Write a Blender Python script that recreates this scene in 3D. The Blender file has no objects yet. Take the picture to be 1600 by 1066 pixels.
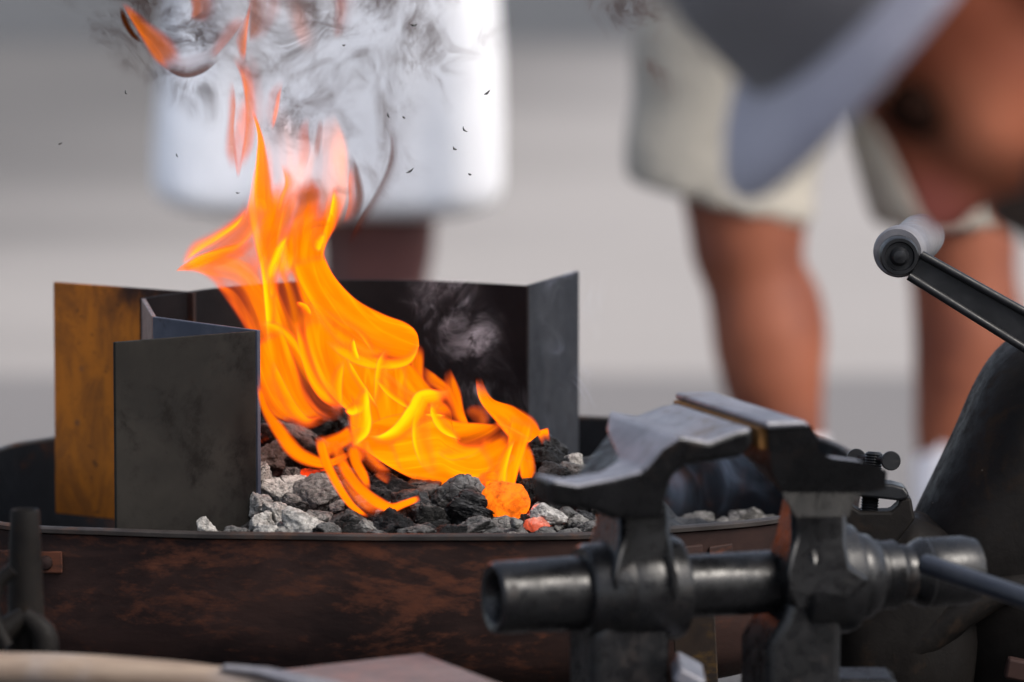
import bpy, bmesh, math, random
from mathutils import Vector, Matrix, noise
random.seed(11)
R = math.radians
sc = bpy.context.scene
COL = sc.collection

# ------------------------------------------------------------------ camera
HC, PITCH, FPX = 1.14, R(6.7), 1600 * 200 / 36.0
CAM = Vector((0, 0, HC))
FWD = Vector((0, math.cos(PITCH), -math.sin(PITCH)))
UPV = Vector((0, math.sin(PITCH), math.cos(PITCH)))
RGT = Vector((1, 0, 0))
cd = bpy.data.cameras.new('camera')
cam = bpy.data.objects.new('camera', cd)
COL.objects.link(cam)
cam.location = CAM
cam.rotation_euler = (math.pi / 2 - PITCH, 0, 0)
cd.lens = 200
cd.sensor_width = 36
cd.clip_start = 0.05
cd.clip_end = 2000
cd.dof.use_dof = True
cd.dof.focus_distance = 3.70
cd.dof.aperture_fstop = 5.4
sc.camera = cam


def ray(px, py):
    return FWD + RGT * ((px - 800) / FPX) + UPV * ((533 - py) / FPX)


def at(px, py, d):
    """world point seen at a photo pixel, d metres along the view axis"""
    return CAM + ray(px, py) * d


def onz(px, py, z):
    r = ray(px, py)
    return CAM + r * ((z - HC) / r.z)


def onplane(px, py, p0, n):
    r = ray(px, py)
    return CAM + r * ((p0 - CAM).dot(n) / r.dot(n))


# ------------------------------------------------------------------ mesh helpers
def obj(name, bm, mat=None, parent=None, smooth=True, bevel=0.0, seg=2, angle=40):
    me = bpy.data.meshes.new(name)
    if smooth:
        for f in bm.faces:
            f.smooth = True
    bm.to_mesh(me)
    bm.free()
    o = bpy.data.objects.new(name, me)
    COL.objects.link(o)
    if mat:
        me.materials.append(mat)
    if parent:
        o.parent = parent
        o.matrix_parent_inverse = Matrix.Translation(-parent.location)
    if bevel:
        b = o.modifiers.new('bevel', 'BEVEL')
        b.width = bevel
        b.segments = seg
        b.limit_method = 'ANGLE'
        b.angle_limit = R(35)
        b.harden_normals = False
        o.modifiers.new('wn', 'WEIGHTED_NORMAL').keep_sharp = True
    if smooth:
        me.set_sharp_from_angle(angle=R(angle))
    return o


def tag(o, label=None, cat=None, group=None, kind=None):
    if label: o['label'] = label
    if cat: o['category'] = cat
    if group: o['group'] = group
    if kind: o['kind'] = kind
    return o


def thing(name, loc, label, cat, group=None):
    o = bpy.data.objects.new(name, None)
    o.empty_display_size = 0.05
    COL.objects.link(o)
    o.location = loc
    return tag(o, label, cat, group)


def basis(d):
    d = d.normalized()
    a = Vector((0, 0, 1)) if abs(d.z) < 0.9 else Vector((1, 0, 0))
    x = d.cross(a).normalized()
    return x, d.cross(x).normalized()


def add_lathe(bm, p0, d, prof, seg=40, caps=True):
    """prof: list of (t along d, radius)"""
    d = d.normalized()
    x, y = basis(d)
    rings = []
    for t, r in prof:
        rings.append([bm.verts.new(p0 + d * t + (x * math.cos(2 * math.pi * k / seg) + y * math.sin(2 * math.pi * k / seg)) * r) for k in range(seg)])
    for a, b in zip(rings, rings[1:]):
        for k in range(seg):
            bm.faces.new((a[k], a[(k + 1) % seg], b[(k + 1) % seg], b[k]))
    if caps:
        bm.faces.new(rings[0][::-1])
        bm.faces.new(rings[-1])
    return rings


def add_capsule(bm, p0, r0, p1, r1, seg=18, n=6, flat=1.0, flatdir=None):
    d = p1 - p0
    L = d.length
    prof = []
    for i in range(1, n + 1):
        a = math.pi / 2 * i / n
        prof.append((-r0 * math.cos(a), r0 * math.sin(a)))
    for i in range(1, 5):
        t = i / 5
        prof.append((L * t, r0 + (r1 - r0) * t))
    for i in range(0, n):
        a = math.pi / 2 * i / n
        prof.append((L + r1 * math.sin(a), r1 * math.cos(a)))
    add_lathe(bm, p0, d, prof, seg)


def add_ball(bm, c, rx, ry, rz, rot=None, sub=3):
    M = Matrix.Translation(c) @ (rot.to_4x4() if rot else Matrix()) @ Matrix.Diagonal((rx, ry, rz, 1))
    bmesh.ops.create_icosphere(bm, subdivisions=sub, radius=1, matrix=M)


def add_prism(bm, pts, off):
    """closed polygon (world points) pushed along off"""
    a = [bm.verts.new(p) for p in pts]
    b = [bm.verts.new(p + off) for p in pts]
    n = len(a)
    bm.faces.new(a)
    bm.faces.new(b[::-1])
    for i in range(n):
        bm.faces.new((a[i], b[i], b[(i + 1) % n], a[(i + 1) % n]))
    bmesh.ops.recalc_face_normals(bm, faces=bm.faces)


def add_box(bm, c, sx, sy, sz, rot=None):
    M = Matrix.Translation(c) @ (rot.to_4x4() if rot else Matrix()) @ Matrix.Diagonal((sx, sy, sz, 1))
    bmesh.ops.create_cube(bm, size=1, matrix=M)


def cr(pts, n, closed=False):
    """Catmull-Rom through points (tuples of any size), n samples evenly by length"""
    P = [Vector(p) if len(p) < 5 else p for p in pts]
    m = len(P)
    dense = []
    segs = m if closed else m - 1
    for i in range(segs):
        if closed:
            a, b, c, d = P[(i - 1) % m], P[i], P[(i + 1) % m], P[(i + 2) % m]
        else:
            a, b, c, d = P[max(i - 1, 0)], P[i], P[i + 1], P[min(i + 2, m - 1)]
        for k in range(12):
            t = k / 12
            dense.append(0.5 * ((2 * b) + (c - a) * t + (2 * a - 5 * b + 4 * c - d) * t * t + (3 * b - a - 3 * c + d) * t ** 3))
    dense.append(P[0].copy() if closed else P[-1].copy())
    L = [0]
    for a, b in zip(dense, dense[1:]):
        L.append(L[-1] + (b - a).length)
    out, j = [], 0
    cnt = n if closed else n - 1
    for i in range(n):
        s = L[-1] * i / cnt
        while j < len(L) - 2 and L[j + 1] < s:
            j += 1
        t = (s - L[j]) / max(L[j + 1] - L[j], 1e-9)
        out.append(dense[j].lerp(dense[j + 1], min(1, t)))
    return out


def sweep(bm, path, radii, seg=16):
    """tube along world points"""
    rings = []
    x = None
    for i, p in enumerate(path):
        t = (path[min(i + 1, len(path) - 1)] - path[max(i - 1, 0)]).normalized()
        if x is None:
            x, _ = basis(t)
        x = (x - t * x.dot(t)).normalized()
        y = t.cross(x)
        r = radii[i] if isinstance(radii, (list, tuple)) else radii
        rings.append([bm.verts.new(p + (x * math.cos(2 * math.pi * k / seg) + y * math.sin(2 * math.pi * k / seg)) * r) for k in range(seg)])
    for a, b in zip(rings, rings[1:]):
        for k in range(seg):
            bm.faces.new((a[k], a[(k + 1) % seg], b[(k + 1) % seg], b[k]))
    bm.faces.new(rings[0][::-1])
    bm.faces.new(rings[-1])
    bmesh.ops.recalc_face_normals(bm, faces=bm.faces)


# ------------------------------------------------------------------ material helpers
class N:
    def __init__(s, name):
        s.m = bpy.data.materials.new(name)
        s.m.use_nodes = True
        s.t = s.m.node_tree
        s.t.nodes.clear()
        s.out = s.t.nodes.new('ShaderNodeOutputMaterial')

    def n(s, typ, **kw):
        nd = s.t.nodes.new('ShaderNode' + typ)
        ins = kw.pop('ins', {})
        for k, v in kw.items():
            setattr(nd, k, v)
        for k, v in ins.items():
            s.set(nd.inputs[k], v)
        return nd

    def set(s, sock, v):
        if isinstance(v, bpy.types.NodeSocket):
            s.t.links.new(v, sock)
        else:
            sock.default_value = v

    def math(s, op, a, b=0.0, c=0.0, clamp=False):
        nd = s.n('Math', operation=op, use_clamp=clamp)
        s.set(nd.inputs[0], a); s.set(nd.inputs[1], b)
        if op in ('MULTIPLY_ADD', 'SMOOTH_MIN'): s.set(nd.inputs[2], c)
        return nd.outputs[0]

    def mapr(s, v, a, b, c=0.0, d=1.0, smooth=True):
        nd = s.n('MapRange', interpolation_type='SMOOTHSTEP' if smooth else 'LINEAR')
        for i, x in enumerate((v, a, b, c, d)):
            s.set(nd.inputs[i], x)
        return nd.outputs[0]

    def mix(s, f, a, b):
        nd = s.n('Mix', data_type='RGBA')
        s.set(nd.inputs[0], f); s.set(nd.inputs[6], a); s.set(nd.inputs[7], b)
        return nd.outputs[2]

    def noise(s, vec, scale, detail=5, rough=0.6, dist=0.0):
        nd = s.n('TexNoise', ins={'Scale': scale, 'Detail': detail, 'Roughness': rough, 'Distortion': dist})
        s.t.links.new(vec, nd.inputs['Vector'])
        return nd.outputs[0]

    def coord(s, kind='Object', scale=None, rnd=False):
        v = s.n('TexCoord').outputs[kind]
        if scale:
            mp = s.n('Mapping', ins={'Scale': scale})
            s.t.links.new(v, mp.inputs['Vector'])
            v = mp.outputs[0]
        if rnd:
            oi = s.n('ObjectInfo').outputs['Random']
            k = s.math('MULTIPLY', oi, 37.0)
            a = s.n('VectorMath', operation='ADD')
            s.t.links.new(v, a.inputs[0]); s.t.links.new(k, a.inputs[1])
            v = a.outputs[0]
        return v

    def bump(s, h, strength=0.3, dist=0.002, normal=None):
        b = s.n('Bump', ins={'Strength': strength, 'Distance': dist})
        s.t.links.new(h, b.inputs['Height'])
        if normal: s.t.links.new(normal, b.inputs['Normal'])
        return b.outputs[0]

    def pbr(s, color, rough=0.6, metal=0.0, normal=None, **ins):
        p = s.n('BsdfPrincipled')
        s.set(p.inputs['Base Color'], color)
        s.set(p.inputs['Roughness'], rough)
        s.set(p.inputs['Metallic'], metal)
        if normal: s.t.links.new(normal, p.inputs['Normal'])
        for k, v in ins.items():
            s.set(p.inputs[k.replace('_', ' ')], v)
        s.t.links.new(p.outputs[0], s.out.inputs[0])
        return p


def C4(r, g, b): return (r, g, b, 1)


def m_metal(name, base, second, rust, rust_amt=0.5, sc1=14, sc2=60, rough=0.45, metal=0.0, bump=0.25, spec=0.5, specks=0.0, stretch=None, rnd=True):
    n = N(name)
    v = n.coord('Object', scale=stretch, rnd=rnd)
    a = n.noise(v, sc1, 6, 0.62, 0.4)
    b = n.noise(v, sc2, 6, 0.7, 0.2)
    c = n.noise(v, sc1 * 0.6, 7, 0.72, 0.8)
    col = n.mix(n.mapr(a, 0.35, 0.68), base, second)
    f = n.math('MULTIPLY_ADD', b, 0.35, n.math('MULTIPLY', c, 0.65))
    rf = n.mapr(f, 0.62 - 0.22 * rust_amt, 0.74 - 0.2 * rust_amt)
    col = n.mix(n.math('MULTIPLY', rf, 0.9), col, rust)
    if specks:
        vo = n.n('TexVoronoi', ins={'Scale': 160.0})
        n.t.links.new(v, vo.inputs['Vector'])
        sp = n.mapr(vo.outputs['Distance'], 0.10, 0.04)
        pick = n.mapr(b, 0.60, 0.66)
        col = n.mix(n.math('MULTIPLY', n.math('MULTIPLY', sp, pick), specks), col, C4(0.4, 0.36, 0.3))
    rg = n.math('ADD', n.mapr(b, 0.3, 0.7, rough - 0.1, rough + 0.12), n.math('MULTIPLY', rf, 0.25))
    h = n.math('MULTIPLY_ADD', b, 0.5, a)
    n.pbr(col, rg, metal, n.bump(h, bump, 0.0015), Specular_IOR_Level=spec)
    return n.m


def m_cloth(name, c, c2, scale=400, rough=0.95):
    n = N(name)
    v = n.coord('Object')
    w = n.n('TexWave', ins={'Scale': scale * 0.3, 'Distortion': 2.0, 'Detail': 2.0})
    n.t.links.new(v, w.inputs['Vector'])
    a = n.noise(v, 9, 4)
    col = n.mix(n.mapr(a, 0.35, 0.7), c, c2)
    b = n.noise(v, 22, 3)
    n.pbr(col, rough, 0, n.bump(n.math('MULTIPLY_ADD', w.outputs[1], 0.05, b), 0.5, 0.01), Sheen_Weight=0.15)
    return n.m


def m_skin(name, c, c2, spots=()):
    """spots: (world point, radius, colour) patches for redder skin and for light and shade put into the colour"""
    n = N(name)
    v = n.coord('Object')
    a = n.noise(v, 9, 5)
    col = n.mix(n.mapr(a, 0.4, 0.6), c, c2)
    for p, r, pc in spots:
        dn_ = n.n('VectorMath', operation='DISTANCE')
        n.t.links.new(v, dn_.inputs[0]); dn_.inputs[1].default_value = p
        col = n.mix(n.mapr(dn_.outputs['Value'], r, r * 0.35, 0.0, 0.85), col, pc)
    n.pbr(col, 0.65, 0, n.bump(n.noise(v, 220, 3), 0.15, 0.001), Specular_IOR_Level=0.3, Subsurface_Weight=0.08, Subsurface_Radius=(0.01, 0.004, 0.002))
    return n.m


# ------------------------------------------------------------------ light
sun_el, sun_az = R(46), R(124)     # veiled sun, high on the right, a little in front
EXPO = 1.08
EK = 2 ** -EXPO
sd = Vector((math.sin(sun_az) * math.cos(sun_el), math.cos(sun_az) * math.cos(sun_el), math.sin(sun_el)))
w = bpy.data.worlds.new('World')
sc.world = w
w.use_nodes = True
nt = w.node_tree
sky = nt.nodes.new('ShaderNodeTexSky')
sky.sky_type = 'NISHITA'
sky.sun_disc = False
sky.sun_elevation = sun_el
sky.sun_rotation = sun_az
sky.dust_density = 3.0
sky.air_density = 0.8
bg = nt.nodes['Background']
hs = nt.nodes.new('ShaderNodeHueSaturation')      # thin high cloud: a greyer sky
hs.inputs['Saturation'].default_value = 0.55
nt.links.new(sky.outputs[0], hs.inputs['Color'])
nt.links.new(hs.outputs[0], bg.inputs[0])
bg.inputs[1].default_value = 0.15
ld = bpy.data.lights.new('sun', 'SUN')
ld.energy = 1.15
ld.angle = R(16)
ld.color = (1, 0.93, 0.84)
lo = bpy.data.objects.new('sun', ld)
COL.objects.link(lo)
lo.rotation_euler = (-sd).to_track_quat('-Z', 'Y').to_euler()
vs = sc.view_settings
vs.view_transform = 'Standard'
vs.look = 'None'
vs.gamma = 1
vs.exposure = EXPO
cy = sc.cycles
cy.transparent_max_bounces = 96
cy.max_bounces = 8
cy.volume_step_rate = 0.3
cy.volume_max_steps = 512
cy.use_denoising = True
cy.sample_clamp_indirect = 6
cy.caustics_reflective = False
cy.caustics_refractive = False

# ------------------------------------------------------------------ ground
def m_ground(name, c1, c2, c3, s=1.0, worn=None, near_dark=None):
    n = N(name)
    v = n.coord('Object')
    a = n.noise(v, 0.35 * s, 5, 0.6, 0.3)
    b = n.noise(v, 60, 4, 0.7)
    st = n.coord('Object', scale=(0.25, 0.9, 1))
    c = n.noise(st, 0.9 * s, 4, 0.55)
    col = n.mix(n.mapr(a, 0.32, 0.68), c1, c2)
    col = n.mix(n.math('MULTIPLY', n.mapr(c, 0.42, 0.75), 0.18), col, c3)
    col = n.mix(n.math('MULTIPLY', n.mapr(b, 0.45, 0.75), 0.25), col, c3)
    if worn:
        # second, darker tone towards one side and towards the road
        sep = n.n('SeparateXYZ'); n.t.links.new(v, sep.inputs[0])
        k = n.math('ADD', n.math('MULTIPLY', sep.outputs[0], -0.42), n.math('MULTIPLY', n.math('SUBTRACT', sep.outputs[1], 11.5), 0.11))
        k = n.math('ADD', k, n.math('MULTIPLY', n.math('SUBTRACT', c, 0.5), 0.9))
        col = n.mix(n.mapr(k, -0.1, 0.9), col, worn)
    if near_dark:
        # added: unseen ground near the forge darkened to keep bounce and reflections low
        sep = n.n('SeparateXYZ'); n.t.links.new(v, sep.inputs[0])
        k = n.math('ADD', sep.outputs[1], n.math('MULTIPLY', n.math('SUBTRACT', a, 0.5), 3.0))
        col = n.mix(n.mapr(k, 7.6, 5.2), col, near_dark)
    n.pbr(col, 0.9, 0, n.bump(b, 0.4, 0.004))
    return n.m


def sheet_rect(name, x0, x1, y0, y1, z, mat, nx=1, ny=1):
    bm = bmesh.new()
    vs_ = [[bm.verts.new((x0 + (x1 - x0) * i / nx, y0 + (y1 - y0) * j / ny, z)) for i in range(nx + 1)] for j in range(ny + 1)]
    for j in range(ny):
        for i in range(nx):
            bm.faces.new((vs_[j][i], vs_[j][i + 1], vs_[j + 1][i + 1], vs_[j + 1][i]))
    return tag(obj(name, bm, mat, smooth=False), kind='structure')


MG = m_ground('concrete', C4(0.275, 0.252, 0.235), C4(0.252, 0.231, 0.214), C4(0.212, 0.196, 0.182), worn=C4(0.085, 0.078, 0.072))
MA = m_ground('asphalt_pale', C4(0.128, 0.118, 0.113), C4(0.142, 0.131, 0.126), C4(0.112, 0.104, 0.102), near_dark=C4(0.045, 0.042, 0.042))
MR = m_ground('asphalt_dark', C4(0.045, 0.045, 0.047), C4(0.055, 0.055, 0.055), C4(0.04, 0.04, 0.04))
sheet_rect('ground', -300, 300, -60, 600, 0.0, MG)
sheet_rect('driveway', -40, 40, -40, 9.2, 0.004, MA)
sheet_rect('road', -200, 200, 17.6, 26, 0.004, MR)

# ------------------------------------------------------------------ metals
M_PAN = m_metal('pan_rust', C4(0.012, 0.0075, 0.0072), C4(0.030, 0.0165, 0.014), C4(0.085, 0.031, 0.018), 0.52, 24, 130, 0.62, 0.0, 0.4, 0.10, stretch=(0.45, 0.45, 1.1))
M_PANIN = m_metal('pan_inner', C4(0.0045, 0.005, 0.0065), C4(0.008, 0.0085, 0.0105), C4(0.050, 0.019, 0.009), 0.50, 13, 60, 0.65, 0.0, 0.3, 0.06)
M_RIM = m_metal('rim_steel', C4(0.030, 0.025, 0.023), C4(0.016, 0.013, 0.012), C4(0.05, 0.022, 0.012), 0.5, 30, 90, 0.5, 0.0, 0.3, 0.3)
M_SCALE = m_metal('mill_scale', C4(0.0115, 0.0108, 0.0098), C4(0.018, 0.0165, 0.0145), C4(0.007, 0.0058, 0.0054), 0.5, 18, 70, 0.62, 0.0, 0.12, 0.07, specks=0.4)
M_SOOT = m_metal('sooty_steel', C4(0.005, 0.0042, 0.005), C4(0.009, 0.0065, 0.007), C4(0.015, 0.008, 0.007), 0.3, 14, 50, 0.75, 0.0, 0.15, 0.1)
M_BLUE = m_metal('heat_blued_steel', C4(0.03, 0.036, 0.055), C4(0.055, 0.06, 0.08), C4(0.022, 0.012, 0.012), 0.3, 22, 60, 0.5, 0.0, 0.1, 0.3)
M_WING = m_metal('grey_steel', C4(0.015, 0.0165, 0.0205), C4(0.024, 0.0255, 0.030), C4(0.010, 0.010, 0.0115), 0.45, 14, 60, 0.6, 0.0, 0.12, 0.08, specks=0.4)
M_EDGE = m_metal('cut_edge', C4(0.14, 0.085, 0.075), C4(0.18, 0.12, 0.105), C4(0.05, 0.03, 0.025), 0.3, 50, 120, 0.5, 0.0, 0.2)
M_VISE = m_metal('vise_iron', C4(0.0038, 0.0040, 0.0045), C4(0.009, 0.0092, 0.0102), C4(0.013, 0.008, 0.0065), 0.45, 30, 110, 0.30, 0.0, 0.4, 0.32)
M_JAW = m_metal('jaw_top', C4(0.09, 0.093, 0.112), C4(0.15, 0.15, 0.175), C4(0.09, 0.07, 0.06), 0.4, 24, 90, 0.40, 0.0, 0.3, 0.5)  # jaw steel lightened and blued, sky sheen put into its colour
M_RUSTY = m_metal('bright_rust', C4(0.16, 0.07, 0.011), C4(0.10, 0.045, 0.010), C4(0.05, 0.025, 0.01), 0.3, 30, 80, 0.7, 0.0, 0.3, 0.3)
M_BLACK = m_metal('black_cast_iron', C4(0.0050, 0.0043, 0.0040), C4(0.0105, 0.0092, 0.0083), C4(0.020, 0.013, 0.009), 0.4, 14, 90, 0.55, 0.0, 0.6, 0.08, specks=0.35)
M_CRANK = m_metal('crank_iron', C4(0.006, 0.0065, 0.0075), C4(0.012, 0.0125, 0.014), C4(0.025, 0.015, 0.01), 0.25, 40, 120, 0.38, 0.0, 0.2, 0.25)
M_GRIP = m_metal('worn_grip', C4(0.10, 0.10, 0.115), C4(0.15, 0.145, 0.15), C4(0.06, 0.05, 0.045), 0.4, 30, 90, 0.5, 0.0, 0.2)
M_BAR = m_metal('blued_rod', C4(0.012, 0.015, 0.023), C4(0.022, 0.025, 0.033), C4(0.05, 0.025, 0.015), 0.3, 40, 120, 0.35, 0.0, 0.1, 0.6)


def m_rustplate():
    n = N('rusted_plate')
    v = n.coord('Object')
    st = n.coord('Object', scale=(1, 1, 0.45))
    a = n.noise(st, 45, 7, 0.7, 0.6)
    b = n.noise(v, 160, 4, 0.7)
    big = n.noise(st, 16, 5, 0.6, 0.5)
    col = n.mix(n.mapr(a, 0.38, 0.66), C4(0.42, 0.132, 0.012), C4(0.22, 0.074, 0.013))
    col = n.mix(n.math('MULTIPLY', n.mapr(b, 0.58, 0.72), 0.7), col, C4(0.03, 0.018, 0.012))
    # scale that flaked off the upper end
    sep = n.n('SeparateXYZ')
    n.t.links.new(n.coord('Generated'), sep.inputs[0])
    k = n.math('ADD', n.math('MULTIPLY_ADD', sep.outputs[2], 1.0, n.math('MULTIPLY', big, 0.55)), n.math('MULTIPLY', sep.outputs[0], 0.45))
    f = n.mapr(n.math('ADD', k, n.math('MULTIPLY', a, 0.3)), 1.42, 1.74)
    col = n.mix(f, col, C4(0.020, 0.010, 0.008))
    vo = n.n('TexVoronoi', ins={'Scale': 26.0})
    n.t.links.new(v, vo.inputs['Vector'])
    pit = n.mapr(vo.outputs['Distance'], 0.13, 0.07)
    col = n.mix(n.math('MULTIPLY', pit, 0.8), col, C4(0.06, 0.045, 0.035))
    n.pbr(col, 0.8, 0, n.bump(a, 0.35, 0.001), Specular_IOR_Level=0.25)
    return n.m


M_RPLATE = m_rustplate()

# ------------------------------------------------------------------ forge pan
ZR = HC - 0.544
front = [(0, 817), (180, 828), (420, 836), (640, 839), (920, 835), (1040, 826), (1195, 811)]
rim_px = front + [(1300, 788), (1350, 745), (1320, 700), (1200, 668), (980, 654), (760, 647), (450, 647), (230, 659), (85, 683), (0, 700), (-70, 735), (-70, 785)]
rim_xy = [onz(x, y, ZR) for x, y in rim_px]
NR = 160
rim = cr([(p.x, p.y, 0) for p in rim_xy], NR, True)
cen = sum(rim, Vector()) / NR
pan = thing('forge_pan', (cen.x, cen.y, 0), 'round rusty iron forge pan holding the burning charcoal', 'forge')


def ring(inset, z):
    out = []
    for i in range(NR):
        t = (rim[(i + 1) % NR] - rim[i - 1]).normalized()
        nrm = Vector((-t.y, t.x, 0))
        if nrm.dot(cen - rim[i]) < 0: nrm = -nrm
        p = rim[i] + nrm * inset
        wob = 0.0014 * noise.noise(Vector((p.x * 9, p.y * 9, z * 4)))
        out.append(Vector((p.x, p.y, z + wob)))
    return out


def loft(bm, rings):
    vv = [[bm.verts.new(p) for p in r] for r in rings]
    for a, b in zip(vv, vv[1:]):
        for k in range(len(a)):
            bm.faces.new((a[k], b[k], b[(k + 1) % len(a)], a[(k + 1) % len(a)]))
    return vv


bm = bmesh.new()
vv = loft(bm, [ring(0.0045, ZR - 0.0035), ring(0.0015, ZR - 0.0045), ring(0.003, ZR - 0.020), ring(0.007, ZR - 0.06), ring(0.012, ZR - 0.085), ring(0.026, ZR - 0.104), ring(0.055, ZR - 0.113), ring(0.10, ZR - 0.115)])
bm.faces.new(vv[-1])
bmesh.ops.recalc_face_normals(bm, faces=bm.faces)
obj('pan_wall', bm, M_PAN, pan)
bm = bmesh.new()
vv = loft(bm, [ring(0.0046, ZR - 0.001), ring(0.0055, ZR - 0.02), ring(0.013, ZR - 0.075), ring(0.03, ZR - 0.095), ring(0.10, ZR - 0.10)])
bm.faces.new(vv[-1])
obj('pan_lining', bm, M_PANIN, pan)
bm = bmesh.new()
vv = loft(bm, [ring(0.0045, ZR - 0.004), ring(0.0047, ZR - 0.0002), ring(0.0035, ZR + 0.0008), ring(0.0005, ZR + 0.0006), ring(-0.0012, ZR - 0.0006), ring(-0.001, ZR - 0.0030), ring(0.0012, ZR - 0.0036)])
bmesh.ops.recalc_face_normals(bm, faces=bm.faces)
obj('rim', bm, M_RIM, pan)
# riveted strap on the wall
def wall_d(px, off=0.0):
    """view depth of the pan wall at a photo column"""
    for (xa, ya), (xb, yb) in zip(front, front[1:]):
        if xa <= px <= xb or (px < front[0][0] and xa == 0):
            p = onz(px, ya + (yb - ya) * (px - xa) / (xb - xa), ZR)
            return (p - CAM).dot(FWD) + 0.002 + off


bm = bmesh.new()
strap = [at(-70, 858, wall_d(-70, -0.004)), at(97, 862, wall_d(97, -0.004)), at(97, 897, wall_d(97, -0.004)), at(-70, 893, wall_d(-70, -0.004))]
add_prism(bm, strap, Vector((0, 0.006, 0)))
st = obj('strap', bm, M_PAN, pan, bevel=0.001)
bm = bmesh.new()
bp = at(72, 880, wall_d(72, -0.005))
add_lathe(bm, bp + Vector((0, 0.004, 0)), Vector((0, -1, 0)), [(0, 0.0048), (0.004, 0.0048), (0.006, 0.0036), (0.0068, 0.0012)], 16)
obj('bolt', bm, M_PAN, st)
for x0, y0, x1, y1 in ((1040, 858, 1098, 851), (1108, 855, 1145, 849)):
    bm = bmesh.new()
    add_prism(bm, [at(x0, y0, wall_d(x0, -0.002)), at(x1, y1, wall_d(x1, -0.002)), at(x1, y1 + 30, wall_d(x1, -0.001)), at(x0, y0 + 30, wall_d(x0, -0.001))], Vector((0, 0.010, 0)))
    obj('riveted_patch', bm, M_PAN, pan, bevel=0.001)
# legs: flat rusty straps
for px, d_ in ((1078, 3.62), (300, 3.68), (640, 4.10)):
    bm = bmesh.new()
    a = at(px, 905, d_)
    top = Vector((a.x, a.y, ZR - 0.03))
    wv = Vector((0.0135, 0.0, 0))
    q = []
    for z in (ZR - 0.045, ZR - 0.12, 0.30, 0.0):
        q.append((top.x + (ZR - z) * 0.05, z))
    Lp = [Vector((x, top.y, z)) - wv for x, z in q]
    Rp = [Vector((x, top.y, z)) + wv for x, z in q]
    add_prism(bm, Lp + Rp[::-1], Vector((0, 0.004, 0)))
    obj('leg', bm, m_metal('leg_rust', C4(0.018, 0.011, 0.007), C4(0.010, 0.007, 0.006), C4(0.075, 0.042, 0.010), 0.6, 26, 90, 0.65, 0.0, 0.3, 0.2) if px == 1078 else M_PAN, pan, bevel=0.0008)
bm = bmesh.new()
vv = loft(bm, [ring(0.05, ZR - 0.135), ring(0.05, ZR - 0.16), ring(0.062, ZR - 0.16), ring(0.062, ZR - 0.135), ring(0.05, ZR - 0.135)])
obj('stand_ring', bm, M_BLACK, pan)

# ------------------------------------------------------------------ steel plates round the fire
ZT = HC - 0.425
ZB = ZR - 0.045


def plate(name, pxs, mat, parent, th=0.0035, zt=ZT, smooth_n=0, bevel=0.0006):
    P = [onz(x, y, zt) for x, y in pxs]
    if smooth_n:
        P = cr([(p.x, p.y, 0) for p in P], smooth_n)
    bm = bmesh.new()
    cols = []
    for i, p in enumerate(P):
        t = (P[min(i + 1, len(P) - 1)] - P[max(i - 1, 0)]); t.z = 0; t.normalize()
        nn = Vector((-t.y, t.x, 0)) * th
        cols.append([bm.verts.new((p.x, p.y, ZB)), bm.verts.new((p.x, p.y, zt)), bm.verts.new((p.x + nn.x, p.y + nn.y, zt)), bm.verts.new((p.x + nn.x, p.y + nn.y, ZB))])
    for a, b in zip(cols, cols[1:]):
        for k in range(4):
            bm.faces.new((a[k], b[k], b[(k + 1) % 4], a[(k + 1) % 4]))
    bm.faces.new(cols[0]); bm.faces.new(cols[-1][::-1])
    bmesh.ops.recalc_face_normals(bm, faces=bm.faces)
    return obj(name, bm, mat, parent, bevel=bevel)


o = plate('rusty_plate', [(83, 441), (302, 457)], M_RPLATE, None)
tag(o, 'tall flat steel plate covered in orange rust, upright behind the dark folded shield', 'steel plate')
sp = onz(400, 517, ZT)
shield = thing('wind_shield', (sp.x, sp.y, ZB), 'folded dark steel wind shield wrapped round the flames in the pan', 'wind shield')
plate('front_panel', [(180, 535), (399.5, 517.5)], M_SCALE, shield, th=0.003)
plate('fold_panel', [(238, 495), (401.5, 516.5)], M_BLUE, shield, th=0.003)
plate('corner_strip', [(221, 467), (237, 494)], M_EDGE, shield, th=0.003)
plate('back_panel', [(223, 466.5), (335, 451), (440, 442), (545, 437.5), (690, 440), (824, 447)], M_SOOT, shield, th=0.003, smooth_n=30)
plate('wing_panel', [(825.5, 446.5), (905, 424)], M_WING, shield, th=0.003)
for z in (0.035, 0.09):
    bm = bmesh.new()
    p = onz(221, 470, ZT)
    add_lathe(bm, Vector((p.x, p.y, ZT - z)), Vector((-1, -0.3, 0)), [(0, 0.005), (0.002, 0.005), (0.0035, 0.003)], 12)
    obj('rivet', bm, M_BLUE, shield)

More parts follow.
